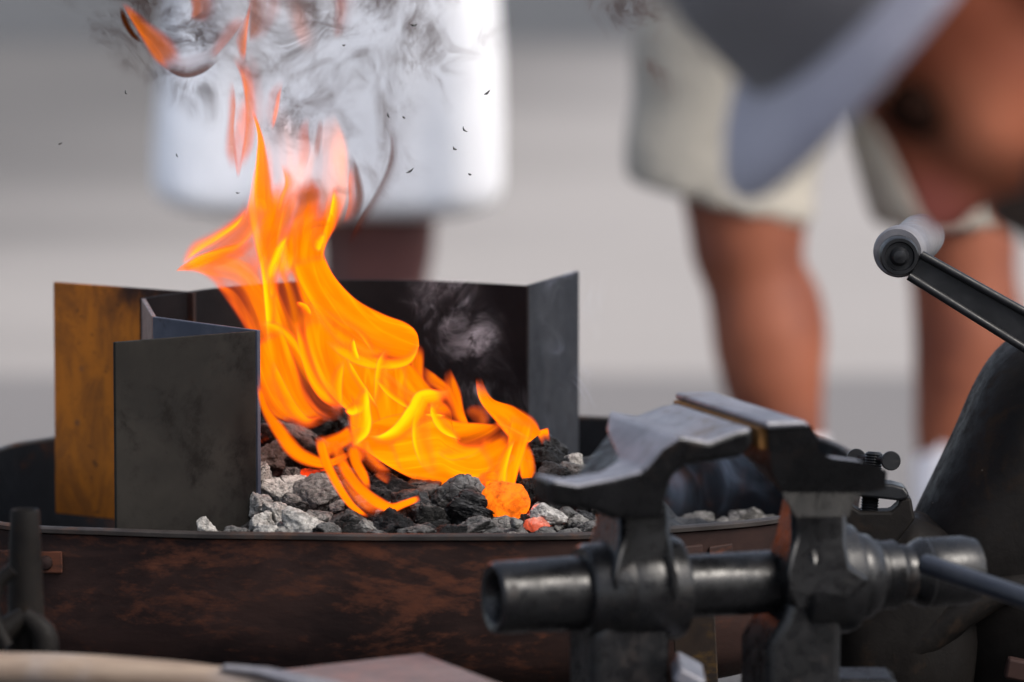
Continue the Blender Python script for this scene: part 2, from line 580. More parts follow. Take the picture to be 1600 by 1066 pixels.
# ------------------------------------------------------------------ charcoal
def m_coal(name, c1, c2, ash, ash_amt, glow=None, gs=0.0, gpatch=(0.4, 0.6), rough=0.75, spec=0.3):
    n = N(name)
    v = n.coord('Object', rnd=True)
    a = n.noise(v, 48, 8, 0.68, 0.5)
    b = n.noise(v, 230, 6, 0.78)
    rnd = n.n('ObjectInfo').outputs['Random']
    st = n.coord('Object', scale=(1, 1, 6.0), rnd=True)
    grain = n.noise(st, 70, 5, 0.65, 0.3)
    # a few real fissures only where the noise lets them through
    fis = n.noise(v, 38, 2, 0.5, 1.2)
    crack = n.mapr(n.math('ABSOLUTE', n.math('SUBTRACT', fis, 0.5)), 0.0, 0.018)
    fm = n.mapr(n.noise(v, 20, 2), 0.50, 0.60)
    crack = n.math('SUBTRACT', 1.0, n.math('MULTIPLY', n.math('SUBTRACT', 1.0, crack), fm))
    col = n.mix(n.mapr(n.math('MULTIPLY_ADD', grain, 0.5, n.math('MULTIPLY', a, 0.5)), 0.36, 0.62), c1, c2)
    if ash_amt:
        gm = n.n('NewGeometry')
        sep = n.n('SeparateXYZ'); n.t.links.new(gm.outputs['Normal'], sep.inputs[0])
        k = n.math('ADD', n.math('MULTIPLY', a, 1.3), n.math('MULTIPLY_ADD', sep.outputs[2], 0.24, n.math('MULTIPLY', b, 0.6)))
        k = n.math('MULTIPLY_ADD', n.math('SUBTRACT', rnd, 0.5), 0.22, k)
        f = n.mapr(k, 1.18 - 0.75 * ash_amt, 1.46 - 0.75 * ash_amt)
        ashc = n.mix(n.mapr(b, 0.38, 0.62), ash, tuple(x * 0.38 for x in ash[:3]) + (1,))
        col = n.mix(f, col, ashc)
    col = n.mix(n.math('MULTIPLY', n.math('SUBTRACT', 1.0, crack), 0.85), col, C4(0.004, 0.004, 0.004))
    h = n.math('ADD', n.math('MULTIPLY', b, 0.8), n.math('ADD', n.math('MULTIPLY', a, 1.1), n.math('MULTIPLY', crack, 0.35)))
    h = n.math('ADD', h, n.math('MULTIPLY', grain, 0.8))
    p = n.pbr(col, rough, 0, n.bump(h, 1.0, 0.0024), Specular_IOR_Level=spec)
    if glow:
        g = n.mapr(a, gpatch[0], gpatch[1])
        g2 = n.math('MULTIPLY', g, n.math('MULTIPLY_ADD', n.math('SUBTRACT', 1.0, crack), 1.6, n.mapr(n.math('MULTIPLY_ADD', b, 0.45, n.math('MULTIPLY', n.noise(v, 95, 3, 0.6, 0.8), 0.55)), 0.36, 0.62, 0.42, 1.4)))
        n.set(p.inputs['Emission Color'], glow)
        n.set(p.inputs['Emission Strength'], n.math('MULTIPLY', g2, gs * EK))
    return n.m


MC = {
    'black': m_coal('charcoal_black', C4(0.0022, 0.0022, 0.0024), C4(0.0065, 0.0065, 0.0072), C4(0.07, 0.07, 0.072), 0.20, rough=0.5, spec=0.18),
    'dark': m_coal('charcoal_dark', C4(0.0035, 0.0033, 0.0032), C4(0.011, 0.0105, 0.010), C4(0.15, 0.146, 0.142), 0.36, rough=0.6, spec=0.15),
    'grey': m_coal('charcoal_grey', C4(0.010, 0.0095, 0.009), C4(0.035, 0.033, 0.032), C4(0.22, 0.212, 0.20), 0.62, spec=0.12),
    'ash': m_coal('charcoal_ash', C4(0.02, 0.019, 0.018), C4(0.14, 0.13, 0.12), C4(0.44, 0.42, 0.39), 0.92, rough=0.95, spec=0.1),
    'hot': m_coal('charcoal_glowing', C4(0.02, 0.008, 0.004), C4(0.03, 0.01, 0.005), C4(0.5, 0.45, 0.4), 0.0, C4(1.0, 0.165, 0.004), 1.35, (0.05, 0.30), spec=0.1),
    'ashhot': m_coal('charcoal_ash_ember', C4(0.25, 0.22, 0.20), C4(0.34, 0.31, 0.29), C4(0.42, 0.40, 0.38), 0.8, C4(1.0, 0.10, 0.02), 0.85, (0.52, 0.60), rough=0.95),
    'pink': m_coal('charcoal_pink_ember', C4(0.16, 0.06, 0.045), C4(0.24, 0.10, 0.075), C4(0.35, 0.22, 0.18), 0.5, C4(1.0, 0.13, 0.05), 0.5, (0.2, 0.5), rough=0.9),
    'ember': m_coal('charcoal_deep_ember', C4(0.01, 0.004, 0.003), C4(0.02, 0.007, 0.004), C4(0.3, 0.3, 0.3), 0.0, C4(1.0, 0.05, 0.001), 1.2, (0.36, 0.60)),
    'char': m_coal('charred_wood', C4(0.004, 0.0035, 0.0035), C4(0.014, 0.0115, 0.011), C4(0.20, 0.145, 0.13), 0.25, C4(1.0, 0.09, 0.01), 0.3, (0.52, 0.66), rough=0.7),
}


def lump_bm(r, seed, sx=1.0, sy=1.0, sz=1.0, rough=1.0, planes=12, tilt=0.0):
    rnd = random.Random(seed)
    bm = bmesh.new()
    bmesh.ops.create_icosphere(bm, subdivisions=5 if r > 0.007 else 4, radius=1)
    pls = []
    for _ in range(planes):
        v = Vector((rnd.gauss(0, 1), rnd.gauss(0, 1), rnd.gauss(0, 1))).normalized()
        pls.append((v, rnd.uniform(0.62, 0.98) if planes < 20 else rnd.uniform(0.86, 1.0)))
    rot = Matrix.Rotation(tilt, 3, 'Y') @ Matrix.Rotation(rnd.uniform(-0.3, 0.3), 3, 'X')
    off = Vector((seed * 1.37, seed * 0.71, seed * 2.1))
    for v in bm.verts:
        d = v.co.normalized()
        rr = 1.12
        acc = 0
        for n_, h in pls:
            c = d.dot(n_)
            if c > 0.05:
                acc += (c / h) ** 22
        rr = min(1.15, acc ** (-1 / 22)) if acc > 0 else 1.15
        n5 = noise.noise(d * 4.6 + off)
        rr *= 1 + rough * (0.17 * noise.noise(d * 1.7 + off) + 0.08 * (abs(n5) * 2 - 0.5) + 0.035 * noise.noise(d * 10 + off))
        rid = abs(noise.noise(d * 1.7 + off * 2))
        rr -= rough * 0.10 * max(0, 1 - rid / 0.05)
        q_ = d * 9 + off
        rr += rough * 0.030 * (math.floor(3 * noise.noise(q_)) / 3) * 0.4 + rough * 0.013 * noise.noise(d * 23 + off)
        q = Vector((d.x * sx, d.y * sy, d.z * sz)) * rr * r
        v.co = rot @ q
    return bm


GL = {
    'ash': ('pale ash-coated charcoal lump heaped beside the dark front panel of the shield', 'ash-coated charcoal lumps heaped by the shield'),
    'grey': ('mid-grey charcoal lump lying among darker lumps behind the rim of the pan', 'grey charcoal lumps in the pan'),
    'dark': ('dark charcoal lump with thin ash dusting lying along the pan rim', 'dark charcoal lumps in the pan'),
    'black': ('bare black charcoal lump lying below the flames in the pan', 'black charcoal lumps below the flames'),
    'ember': ('red glowing ember sunk in a gap between charcoal lumps', 'red embers between the lumps'),
}
k_seed = [3]


def coal(px, py, r, kind, d=None, sx=1.0, sz=0.85, sy=0.9, tilt=0.0, label=None, planes=11, rough=1.0, dz=0):
    k_seed[0] += 1
    if d is None:
        d = 3.648 + (835 - py) / 135 * 0.19
    p = at(px, py, d)
    rm = 1.15 * r / FPX * d
    bm = lump_bm(rm, k_seed[0], sx, sy, sz, rough, planes, tilt)
    o = obj('charcoal_lump', bm, MC[kind], angle=70)
    o.location = p + Vector((0, 0, dz))
    o.rotation_euler = (0, 0, random.uniform(-0.5, 0.5))
    if label:
        tag(o, label, 'charcoal')
    else:
        tag(o, GL[kind][0], 'charcoal', GL[kind][1])
    return o


# ash-grey heap beside the shield
coal(424, 722, 27, 'grey', sz=0.95, label='round grey crackled charcoal lump, topmost of the ashy heap by the front panel')
coal(404, 758, 33, 'ash', sz=1.2, sx=0.8)
coal(447, 773, 32, 'ash', sz=1.0, tilt=0.5, sx=1.1, label='whitish pitted ash lump just left of the red glowing gap')
coal(503, 780, 35, 'grey', sx=1.05, sz=0.85, tilt=0.25, planes=8, label='big grey flat-faced charcoal lump right of the white ash lump')
coal(436, 806, 25, 'ash', sz=1.1, tilt=-0.5, sx=0.7)
coal(409, 815, 18, 'ash')
coal(478, 826, 29, 'ash', sx=1.25, sz=0.8, tilt=0.4, label='rounded pale ash lump resting on the pan rim below the heap')
coal(413, 836, 16, 'ash', sx=1.3)
coal(321, 829, 15, 'ash', sz=1.1, label='small lone ash lump at the foot of the dark front panel')
coal(366, 838, 15, 'dark', sx=1.6)
coal(343, 840, 10, 'grey')
coal(398, 722, 20, 'ash')
coal(402, 790, 20, 'ash')
coal(455, 745, 15, 'grey')
coal(462, 798, 17, 'dark')
coal(441, 836, 14, 'grey')
coal(504, 812, 19, 'grey', sx=1.2)
coal(528, 795, 15, 'grey')
# charred wood under the small tongue
coal(482, 702, 42, 'char', sx=1.35, sz=0.75, tilt=0.5, planes=7, label='cracked charred chunk with pinkish ash under the small flame tongue')
coal(440, 690, 36, 'black'); coal(420, 665, 34, 'black'); coal(522, 712, 26, 'black'); coal(530, 745, 22, 'dark'); coal(470, 665, 30, 'black'); coal(540, 670, 32, 'black')
# embers
coal(482, 752, 26, 'ember', d=3.80, sx=1.3, sz=0.7); coal(466, 800, 16, 'ember', d=3.74); coal(508, 827, 14, 'ember', d=3.71); coal(530, 815, 16, 'ember', d=3.73)
coal(655, 770, 24, 'ember', d=3.79); coal(742, 780, 26, 'ember', d=3.78); coal(740, 760, 20, 'hot', d=3.80, label='orange hot lump half hidden behind the glowing round one')
coal(815, 800, 18, 'ember', d=3.73); coal(572, 775, 18, 'ember', d=3.78)
# dark lumps along the front
for a in [(545, 826, 28, 'dark', 1.2), (517, 836, 18, 'dark', 1.2), (575, 828, 16, 'grey', 1.0), (560, 800, 26, 'dark', 1.0), (608, 826, 30, 'black', 1.25), (641, 806, 36, 'black', 1.15), (602, 775, 36, 'black', 1.25), (580, 735, 28, 'black', 0.9), (619, 748, 27, 'black', 1.0), (560, 760, 24, 'black', 1.0), (676, 815, 30, 'dark', 1.0), (700, 838, 20, 'black', 1.4), (650, 838, 18, 'dark', 1.5), (745, 832, 26, 'dark', 1.5), (789, 826, 18, 'grey', 1.2), (775, 838, 14, 'dark', 1.5), (823, 826, 22, 'black', 1.2), (850, 836, 15, 'dark', 1.4), (884, 812, 24, 'dark', 1.1), (906, 822, 16, 'grey', 1.0), (905, 795, 18, 'black', 1), (835, 776, 28, 'black', 0.9), (862, 785, 22, 'black', 1), (846, 720, 26, 'black', 1.2), (868, 745, 24, 'black', 1.2), (872, 765, 20, 'dark', 1), (820, 745, 24, 'black', 1), (905, 765, 20, 'black', 1), (930, 780, 24, 'dark', 1), (895, 742, 20, 'dark', 1.2), (590, 840, 13, 'dark', 1.3), (880, 838, 13, 'dark', 1.5), (925, 830, 18, 'dark', 1.2), (800, 840, 12, 'grey', 1.5), (720, 765, 16, 'black', 1.4), (860, 700, 22, 'black', 1.2), (812, 690, 24, 'black', 1.2)]:
    coal(*a[:4], sx=a[4], tilt=random.uniform(-0.35, 0.35))
coal(667, 767, 34, 'dark', sx=1.3, sz=0.8, tilt=-0.15, planes=8, label='long dark charcoal lump with a red end, right of centre below the flames')
coal(718, 800, 46, 'dark', sx=1.1, sz=0.95, tilt=0.2, planes=8, label='largest dark charcoal lump, grained like wood, beside the glowing round one')
coal(741, 789, 31, 'black', sx=1.35, sz=0.55, tilt=0.35, d=3.68, planes=7, label='flat black charcoal slab leaning against the glowing round lump')
coal(785, 786, 34, 'hot', sx=1.0, sz=1.0, sy=0.7, rough=0.32, planes=34, d=3.678, label='bright orange glowing round charcoal lump behind the pan rim')
coal(857, 808, 21, 'ashhot', sx=1.3, sz=0.8, tilt=0.2, d=3.66, label='flaky white ash lump with orange glow inside it')
coal(838, 818, 14, 'pink', sx=1.2, sz=0.75, d=3.648, label='small salmon-pink ember lump next to the flaky white one')
coal(896, 724, 15, 'ash', sx=1.1, d=3.82, label='small white ash lump at the foot of the grey wing panel')
coal(806, 818, 10, 'grey', d=3.64); coal(868, 828, 10, 'grey')
rf = random.Random(21)
for k in range(70):
    x = rf.uniform(402, 935)
    y = rf.uniform(792, 842) if x > 560 else rf.uniform(760, 842)
    if 745 < x < 835 and y > 745: y = rf.uniform(826, 842)
    kd = rf.choice(['ash', 'grey', 'grey', 'ash']) if x < 520 else rf.choice(['black', 'black', 'dark', 'dark', 'grey'])
    coal(x, y, rf.uniform(8, 15), kd, sx=rf.uniform(0.9, 1.35), tilt=rf.uniform(-0.5, 0.5), d=3.654 + (835 - y) / 135 * 0.19 + rf.uniform(-0.006, 0.012))
for a in [(415, 690, 26, 'black'), (452, 668, 24, 'black'), (500, 668, 26, 'black'), (560, 705, 24, 'black'), (600, 715, 24, 'black'), (408, 640, 26, 'black'), (640, 735, 22, 'black'), (462, 722, 20, 'black'), (548, 772, 20, 'black'), (525, 768, 16, 'dark')]:
    coal(*a, sx=1.2, tilt=rf.uniform(-0.4, 0.4))
# sparse lumps against the far wall, seen under the vise jaw
for a in [(1060, 824, 17, 'grey', 1.2), (1095, 820, 20, 'grey', 1.3), (1168, 815, 22, 'grey', 1.2), (1132, 824, 14, 'grey', 1), (1012, 824, 20, 'grey', 1), (1202, 820, 18, 'grey', 1.1)]:
    o = coal(*a[:4], sx=a[4], d=3.93)
    tag(o, 'grey ashy lump by the pan wall, seen beneath the arch of the vise jaw', 'charcoal', 'lumps seen beneath the vise jaw')

# fine coal and ash they lie in
bm = bmesh.new()
gx, gy = 90, 70
xs0, xs1, ys0, ys1 = cen.x - 0.36, cen.x + 0.36, cen.y - 0.32, cen.y + 0.32
rin = [p + (cen - p) * 0.05 for p in rim]
vg = {}


def inside(x, y):
    c = False
    j = NR - 1
    for i in range(NR):
        a, b = rin[i], rin[j]
        if (a.y > y) != (b.y > y) and x < (b.x - a.x) * (y - a.y) / (b.y - a.y) + a.x: c = not c
        j = i
    return c


for j in range(gy + 1):
    for i in range(gx + 1):
        x = xs0 + (xs1 - xs0) * i / gx; y = ys0 + (ys1 - ys0) * j / gy
        if not inside(x, y): continue
        t = max(0, min(1, (y - 3.58) / 0.2))
        z = ZR - 0.020 + 0.030 * t
        z -= 0.05 * max(0, min(1, (y - 3.86) / 0.15))
        z -= 0.045 * max(0, min(1, (x - 0.06) / 0.06))
        z -= 0.055 * max(0, min(1, (-0.185 - x) / 0.03))
        z += 0.006 * noise.noise(Vector((x * 40, y * 40, 1))) + 0.004 * noise.noise(Vector((x * 110, y * 110, 4)))
        vg[i, j] = bm.verts.new((x, y, z))
for j in range(gy):
    for i in range(gx):
        q = [(i, j), (i + 1, j), (i + 1, j + 1), (i, j + 1)]
        if all(k in vg for k in q):
            bm.faces.new([vg[k] for k in q])
tag(obj('coal_fines', bm, MC['black']), 'fine black coal and ash filling the pan under the lumps', 'coal fines', kind='stuff')

# ------------------------------------------------------------------ flames
def m_flame():
    n = N('flame')
    at_ = n.n('Attribute', attribute_name='fl')
    sep = n.n('SeparateColor')
    n.t.links.new(at_.outputs['Color'], sep.inputs[0])
    alpha, heat, strk = sep.outputs[0], sep.outputs[1], sep.outputs[2]
    uv = n.n('TexCoord').outputs['UV']
    mp = n.n('Mapping', ins={'Scale': (95.0, 13.0, 1.0)})
    n.t.links.new(uv, mp.inputs['Vector'])
    oi = n.math('MULTIPLY', n.n('ObjectInfo').outputs['Random'], 53.0)
    ad = n.n('VectorMath', operation='ADD')
    n.t.links.new(mp.outputs[0], ad.inputs[0]); n.t.links.new(oi, ad.inputs[1])
    v = ad.outputs[0]
    n1 = n.noise(v, 0.42, 2, 0.45, 0.8)
    n2 = n.noise(v, 0.8, 1, 0.4, 0.8)
    n3 = n.noise(v, 1.9, 2, 0.5, 0.5)
    ridge = n.math('SUBTRACT', 1.0, n.mapr(n.math('ABSOLUTE', n.math('SUBTRACT', n2, 0.5)), 0.0, 0.075))
    a = n.math('MULTIPLY', alpha, n.math('MULTIPLY', n.mapr(n1, 0.33, 0.60, 0.16, 1.25), n.mapr(n3, 0.3, 0.62, 0.86, 1.06)), clamp=True)
    s = n.math('MULTIPLY', heat, n.math('ADD', n.math('MULTIPLY', n.mapr(n1, 0.33, 0.67, 0.60, 1.36), n.mapr(n3, 0.34, 0.66, 0.90, 1.10)), n.math('MULTIPLY', n.math('MULTIPLY', ridge, strk), 0.75)))
    em = n.n('Emission')
    n.set(em.inputs['Color'], n.mix(n.mapr(a, 0.08, 0.55), C4(1.0, 0.105, 0.012), C4(1.0, 0.19, 0.0012)))
    s = n.math('MULTIPLY', s, EK)
    n.t.links.new(s, em.inputs['Strength'])
    tr = n.n('BsdfTransparent')
    mx = n.n('MixShader')
    n.t.links.new(a, mx.inputs[0]); n.t.links.new(tr.outputs[0], mx.inputs[1]); n.t.links.new(em.outputs[0], mx.inputs[2])
    # clear, sootless flame only adds light
    em2 = n.n('Emission', ins={'Color': C4(1.0, 0.23, 0.03)})
    n.t.links.new(n.math('MULTIPLY', s, a), em2.inputs['Strength'])
    ads = n.n('AddShader')
    n.t.links.new(tr.outputs[0], ads.inputs[0]); n.t.links.new(em2.outputs[0], ads.inputs[1])
    mx2 = n.n('MixShader')
    n.t.links.new(at_.outputs['Alpha'], mx2.inputs[0]); n.t.links.new(mx.outputs[0], mx2.inputs[1]); n.t.links.new(ads.outputs[0], mx2.inputs[2])
    n.t.links.new(mx2.outputs[0], n.out.inputs[0])
    n.m.cycles.emission_sampling = 'NONE'
    return n.m


M_FL = m_flame()
fp = at(600, 760, 3.72)
fire = thing('fire', fp, 'tall orange and yellow flames leaping from the charcoal in the pan', 'fire')
f_seed = [0]


def ss(a, b, x):
    t = max(0.0, min(1.0, (x - a) / (b - a))) if b != a else (1.0 if x >= a else 0.0)
    return t * t * (3 - 2 * t)


def tongue(Lp, Rp, d=3.74, d1=None, th=0.45, a=0.7, S=1.3, eL=0.0, eR=0.0, sL=0.3, sR=0.3, v0=0.1, v1=0.2, a0=0.0, a1=0.0, st=0.5, bow=0.012, n=46, M=22, name='flame_tongue', tmax=0.02, S1=None, clear=0.0, sg=0.10):
    """one closed lens-section tongue of flame between two edges; all lengths real at depth d"""
    f_seed[0] += 1
    d += 0.03
    d1 = d if d1 is None else d1 + 0.03
    if S1 is None: S1 = S
    Lc, Rc = cr(Lp, n), cr(Rp, n)
    bm = bmesh.new()
    uvl = bm.loops.layers.uv.new('UVMap')
    cl = bm.verts.layers.float_color.new('fl')
    info = {}
    length = 0
    prev = None
    rows = []
    for i in range(n):
        v = i / (n - 1)
        mid = (Lc[i] + Rc[i]) / 2
        wpx = (Rc[i] - Lc[i]).length
        dd = d + (d1 - d) * v
        wm = wpx / FPX * dd
        if prev is not None: length += (mid - prev).length / FPX * dd
        prev = mid
        fade = (a0 + (1 - a0) * ss(0, v0, v)) * (a1 + (1 - a1) * ss(0, v1, 1 - v))
        row = []
        cs = [(-math.cos(math.pi * j / M), 1) for j in range(M + 1)] + [(-math.cos(math.pi * j / M), -1) for j in range(M - 1, 0, -1)]
        for c, side in cs:
            t = (c + 1) / 2
            q = Lc[i].lerp(Rc[i], t)
            dep = side * min(wm * 0.5 * th, tmax) * math.sqrt(max(0, 1 - c * c))
            dep += bow * (noise.noise(Vector((v * 2.3, c * 0.8, f_seed[0] * 3.7))))
            p = at(q.x, q.y, dd + dep)
            vt = bm.verts.new(p)
            ed = ss(0, sL, t) * ss(0, sR, 1 - t)
            al = a * ed * fade
            he = (S + (S1 - S) * v) * (1 + eL * math.exp(-((t - sL * 0.8) / sg) ** 2) + eR * math.exp(-((1 - t - sR * 0.8) / sg) ** 2))
            vt[cl] = (al, he, st, clear)
            info[vt] = (c * wm * 0.5, length)
            row.append(vt)
        rows.append(row)
    m = len(rows[0])
    for r0, r1 in zip(rows, rows[1:]):
        for k in range(m):
            f = bm.faces.new((r0[k], r0[(k + 1) % m], r1[(k + 1) % m], r1[k]))
            for lp in f.loops:
                lp[uvl].uv = info[lp.vert]
    bmesh.ops.recalc_face_normals(bm, faces=bm.faces)
    return obj(name, bm, M_FL, fire)


def filament(path, wd, d=3.73, a=0.8, S=3.0, v0=0.25, v1=0.3, n=44, soft=0.5, side=None, **kw):
    """a fold of flame: crisp and hot along one edge, thinning out on the other"""
    c = cr(path, n)
    wds = wd if isinstance(wd, (list, tuple)) else [wd, wd]
    Lp, Rp = [], []
    left = (f_seed[0] % 2 == 0) if side is None else side < 0
    lick = soft < 0.5
    ka, kb = (0.5, 0.5) if lick else ((0.55, 2.3) if left else (2.3, 0.55))
    for i in range(n):
        t = (c[min(i + 1, n - 1)] - c[max(i - 1, 0)])
        t.normalize()
        nn = Vector((t.y, -t.x))
        k = i / (n - 1) * (len(wds) - 1)
        j = min(int(k), len(wds) - 2)
        wv = wds[j] + (wds[j + 1] - wds[j]) * (k - j)
        Lp.append(tuple(c[i] + nn * wv * ka)); Rp.append(tuple(c[i] - nn * wv * kb))
    kw.setdefault('st', 0.0)
    if lick:
        return tongue(Lp, Rp, d, a=a, S=S, sL=soft, sR=soft, v0=v0, v1=v1, n=n, M=12, th=0.9, name='flame_edge', bow=0.004, **kw)
    base = min(S, 1.25)
    e = (S / base - 1) * (1.12 if S > 1.6 else 1)
    a = min(1.0, a * 1.3)
    return tongue(Lp, Rp, d, a=a * 0.9, S=base, sL=0.2 if left else 0.95, sR=0.95 if left else 0.2, eL=e if left else 0, eR=0 if left else e, sg=0.25, v0=v0, v1=v1, n=n, M=20, th=0.5, name='flame_edge', bow=0.004, **kw)


# --- main body, wide sheets first
tongue([(402, 610), (398, 550), (378, 508), (350, 466), (325, 436), (302, 424), (275, 424)], [(480, 600), (480, 530), (470, 470), (446, 410), (412, 375), (345, 385), (282, 416)], 3.77, a=0.50, S=1.2, eL=0.5, eR=0.6, sL=0.10, sR=0.12, v0=0.35, v1=0.06, a1=0.6, st=0.3)
tongue([(300, 428), (318, 436), (345, 462), (372, 505), (400, 545)], [(385, 352), (410, 385), (430, 430), (450, 470), (470, 520)], 3.765, a=0.35, S=1.15, sL=0.12, sR=0.3, v0=0.1, st=0.2)
tongue([(282, 418), (312, 385), (350, 350), (380, 325), (396, 290)], [(290, 424), (335, 410), (372, 392), (398, 365), (412, 310)], 3.755, a=0.55, S=1.35, eR=0.6, sL=0.5, sR=0.15, v0=0.06, v1=0.35, st=0.6)
tongue([(430, 600), (424, 540), (420, 480), (414, 420), (404, 370), (397, 335), (400, 300)], [(600, 590), (590, 530), (560, 475), (528, 438), (508, 405), (512, 375), (520, 340)], 3.75, a=0.74, S=1.2, eL=0.25, sL=0.10, sR=0.06, v0=0.35, v1=0.30, st=0.35)
tongue([(470, 500), (460, 450), (448, 400), (440, 350), (445, 310)], [(545, 470), (520, 430), (508, 395), (530, 345), (545, 300)], 3.735, a=0.72, S=1.25, sL=0.3, sR=0.12, v0=0.2, v1=0.4, st=0.7)
tongue([(404, 430), (399, 380), (402, 335), (412, 300), (430, 275)], [(520, 430), (514, 385), (530, 350), (545, 315), (550, 280)], 3.745, a=0.80, S=1.12, sL=0.15, sR=0.15, v0=0.25, v1=0.45, st=0.6)
tongue([(292, 412), (318, 378), (345, 345), (372, 318), (392, 285)], [(330, 420), (372, 408), (400, 385), (412, 350), (410, 310)], 3.77, a=0.45, S=0.95, sL=0.5, sR=0.2, v0=0.1, v1=0.35, st=0.5)
tongue([(405, 440), (420, 410), (428, 380), (440, 340)], [(470, 440), (472, 410), (468, 375), (462, 335)], 3.725, a=0.6, S=1.5, sL=0.5, sR=0.4, v0=0.3, v1=0.5, st=0.9)
# --- the big rolling lobe
tongue([(450, 400), (470, 450), (505, 510), (540, 550), (580, 570), (620, 572), (648, 556)], [(506, 392), (522, 430), (556, 466), (600, 490), (636, 504), (652, 520), (655, 540)], 3.72, a=0.86, S=1.28, eL=0.55, eR=0.22, sL=0.10, sR=0.07, v0=0.15, v1=0.03, a1=0.8, st=0.35, tmax=0.03)
tongue([(470, 470), (505, 520), (545, 555), (590, 570)], [(520, 450), (555, 490), (600, 520), (640, 540)], 3.71, a=0.5, S=1.55, sL=0.3, sR=0.4, v1=0.2, st=0.5)
# --- lower left curtains
tongue([(402, 530), (402, 580), (408, 620), (425, 648), (450, 662)], [(440, 505), (462, 560), (482, 610), (505, 640), (530, 655)], 3.71, a=0.62, S=1.12, eR=0.5, sL=0.08, sR=0.12, v0=0.15, v1=0.2, st=0.5)
tongue([(400, 500), (430, 500), (460, 520), (480, 560), (505, 605), (545, 640)], [(402, 560), (425, 580), (450, 610), (475, 640), (500, 660), (535, 658)], 3.72, a=0.55, S=1.15, eL=0.5, sL=0.15, sR=0.4, v0=0.15, v1=0.1, st=0.3)
tongue([(470, 490), (474, 540), (492, 590), (520, 625), (555, 650)], [(560, 480), (566, 540), (580, 590), (596, 640), (600, 680)], 3.73, a=0.66, S=1.1, eL=0.4, sL=0.15, sR=0.15, v0=0.2, v1=0.15, st=0.4)
tongue([(530, 540), (530, 590), (536, 630), (545, 680), (548, 700)], [(640, 560), (640, 610), (640, 650), (625, 700), (600, 720)], 3.745, a=0.82, S=1.3, sL=0.15, sR=0.2, v0=0.2, v1=0.1, st=0.5)
tongue([(560, 560), (580, 600), (610, 640), (640, 670)], [(640, 560), (665, 590), (690, 620), (715, 650)], 3.76, a=0.8, S=1.2, sL=0.2, sR=0.15, v0=0.2, v1=0.2, st=0.5)
tongue([(640, 520), (635, 570), (640, 610), (660, 650)], [(665, 545), (664, 590), (668, 620), (700, 650)], 3.77, a=0.5, S=1.0, sL=0.3, sR=0.25, v0=0.2, v1=0.2)
# --- the pool of flame right of centre
tongue([(548, 690), (580, 660), (620, 645), (665, 640), (710, 655), (750, 660), (790, 662)], [(566, 700), (605, 728), (650, 752), (700, 768), (745, 765), (785, 730), (806, 690)], 3.715, a=0.9, S=1.34, eR=0.35, sL=0.10, sR=0.05, v0=0.12, v1=0.15, st=0.25, tmax=0.03)
tongue([(600, 690), (640, 662), (676, 640), (690, 660), (720, 690), (760, 690)], [(620, 735), (660, 755), (700, 766), (735, 760), (760, 745), (780, 725)], 3.70, a=0.72, S=1.5, sL=0.25, sR=0.2, v0=0.15, v1=0.2, st=0.4)
tongue([(672, 650), (690, 628), (705, 640), (706, 680)], [(670, 690), (690, 705), (712, 700), (722, 690)], 3.705, a=0.6, S=1.25, sL=0.15, sR=0.3, st=0.3)
tongue([(700, 640), (702, 660), (706, 690)], [(720, 590), (740, 640), (760, 690)], 3.76, a=0.0, S=1.2)
# --- right flames
tongue([(742, 590), (748, 625), (772, 658), (800, 690), (826, 692)], [(752, 588), (770, 622), (805, 634), (836, 652), (846, 676)], 3.72, a=0.80, S=1.25, eL=0.35, sL=0.15, sR=0.15, v0=0.35, v1=0.04, a1=0.8, st=0.5)
tongue([(796, 640), (792, 670), (790, 700), (786, 730), (783, 762)], [(836, 660), (832, 680), (824, 700), (812, 735), (804, 765)], 3.70, a=0.78, S=1.4, eL=0.5, sL=0.2, sR=0.2, v0=0.25, v1=0.1, a1=0.3, st=0.6)
tongue([(805, 690), (806, 715), (810, 740), (818, 752)], [(826, 690), (836, 715), (838, 738), (828, 752)], 3.715, a=0.75, S=1.2, sL=0.3, sR=0.2, v0=0.3, v1=0.12, st=0.8)
tongue([(745, 680), (750, 710), (752, 740), (756, 765)], [(800, 672), (795, 705), (788, 735), (778, 762)], 3.72, a=0.72, S=1.15, sL=0.3, sR=0.2, v0=0.3, v1=0.2, st=0.3)
filament([(838, 678), (848, 674), (858, 672)], [10, 7, 9], 3.72, a=0.8, S=1.5, v0=0.2, v1=0.2, n=16)
for x, y in ((754, 746), (773, 744), (763, 758)):
    filament([(x - 1, y - 9), (x, y), (x + 1, y + 9)], [9, 14, 8], 3.695, a=0.85, S=1.7, n=14, v0=0.3, v1=0.3)
filament([(702, 575), (715, 612), (722, 645), (738, 680)], [5, 12, 10, 4], 3.72, a=0.7, S=1.4)
filament([(725, 640), (742, 655), (760, 672)], [6, 14, 6], 3.72, a=0.65, S=1.3)
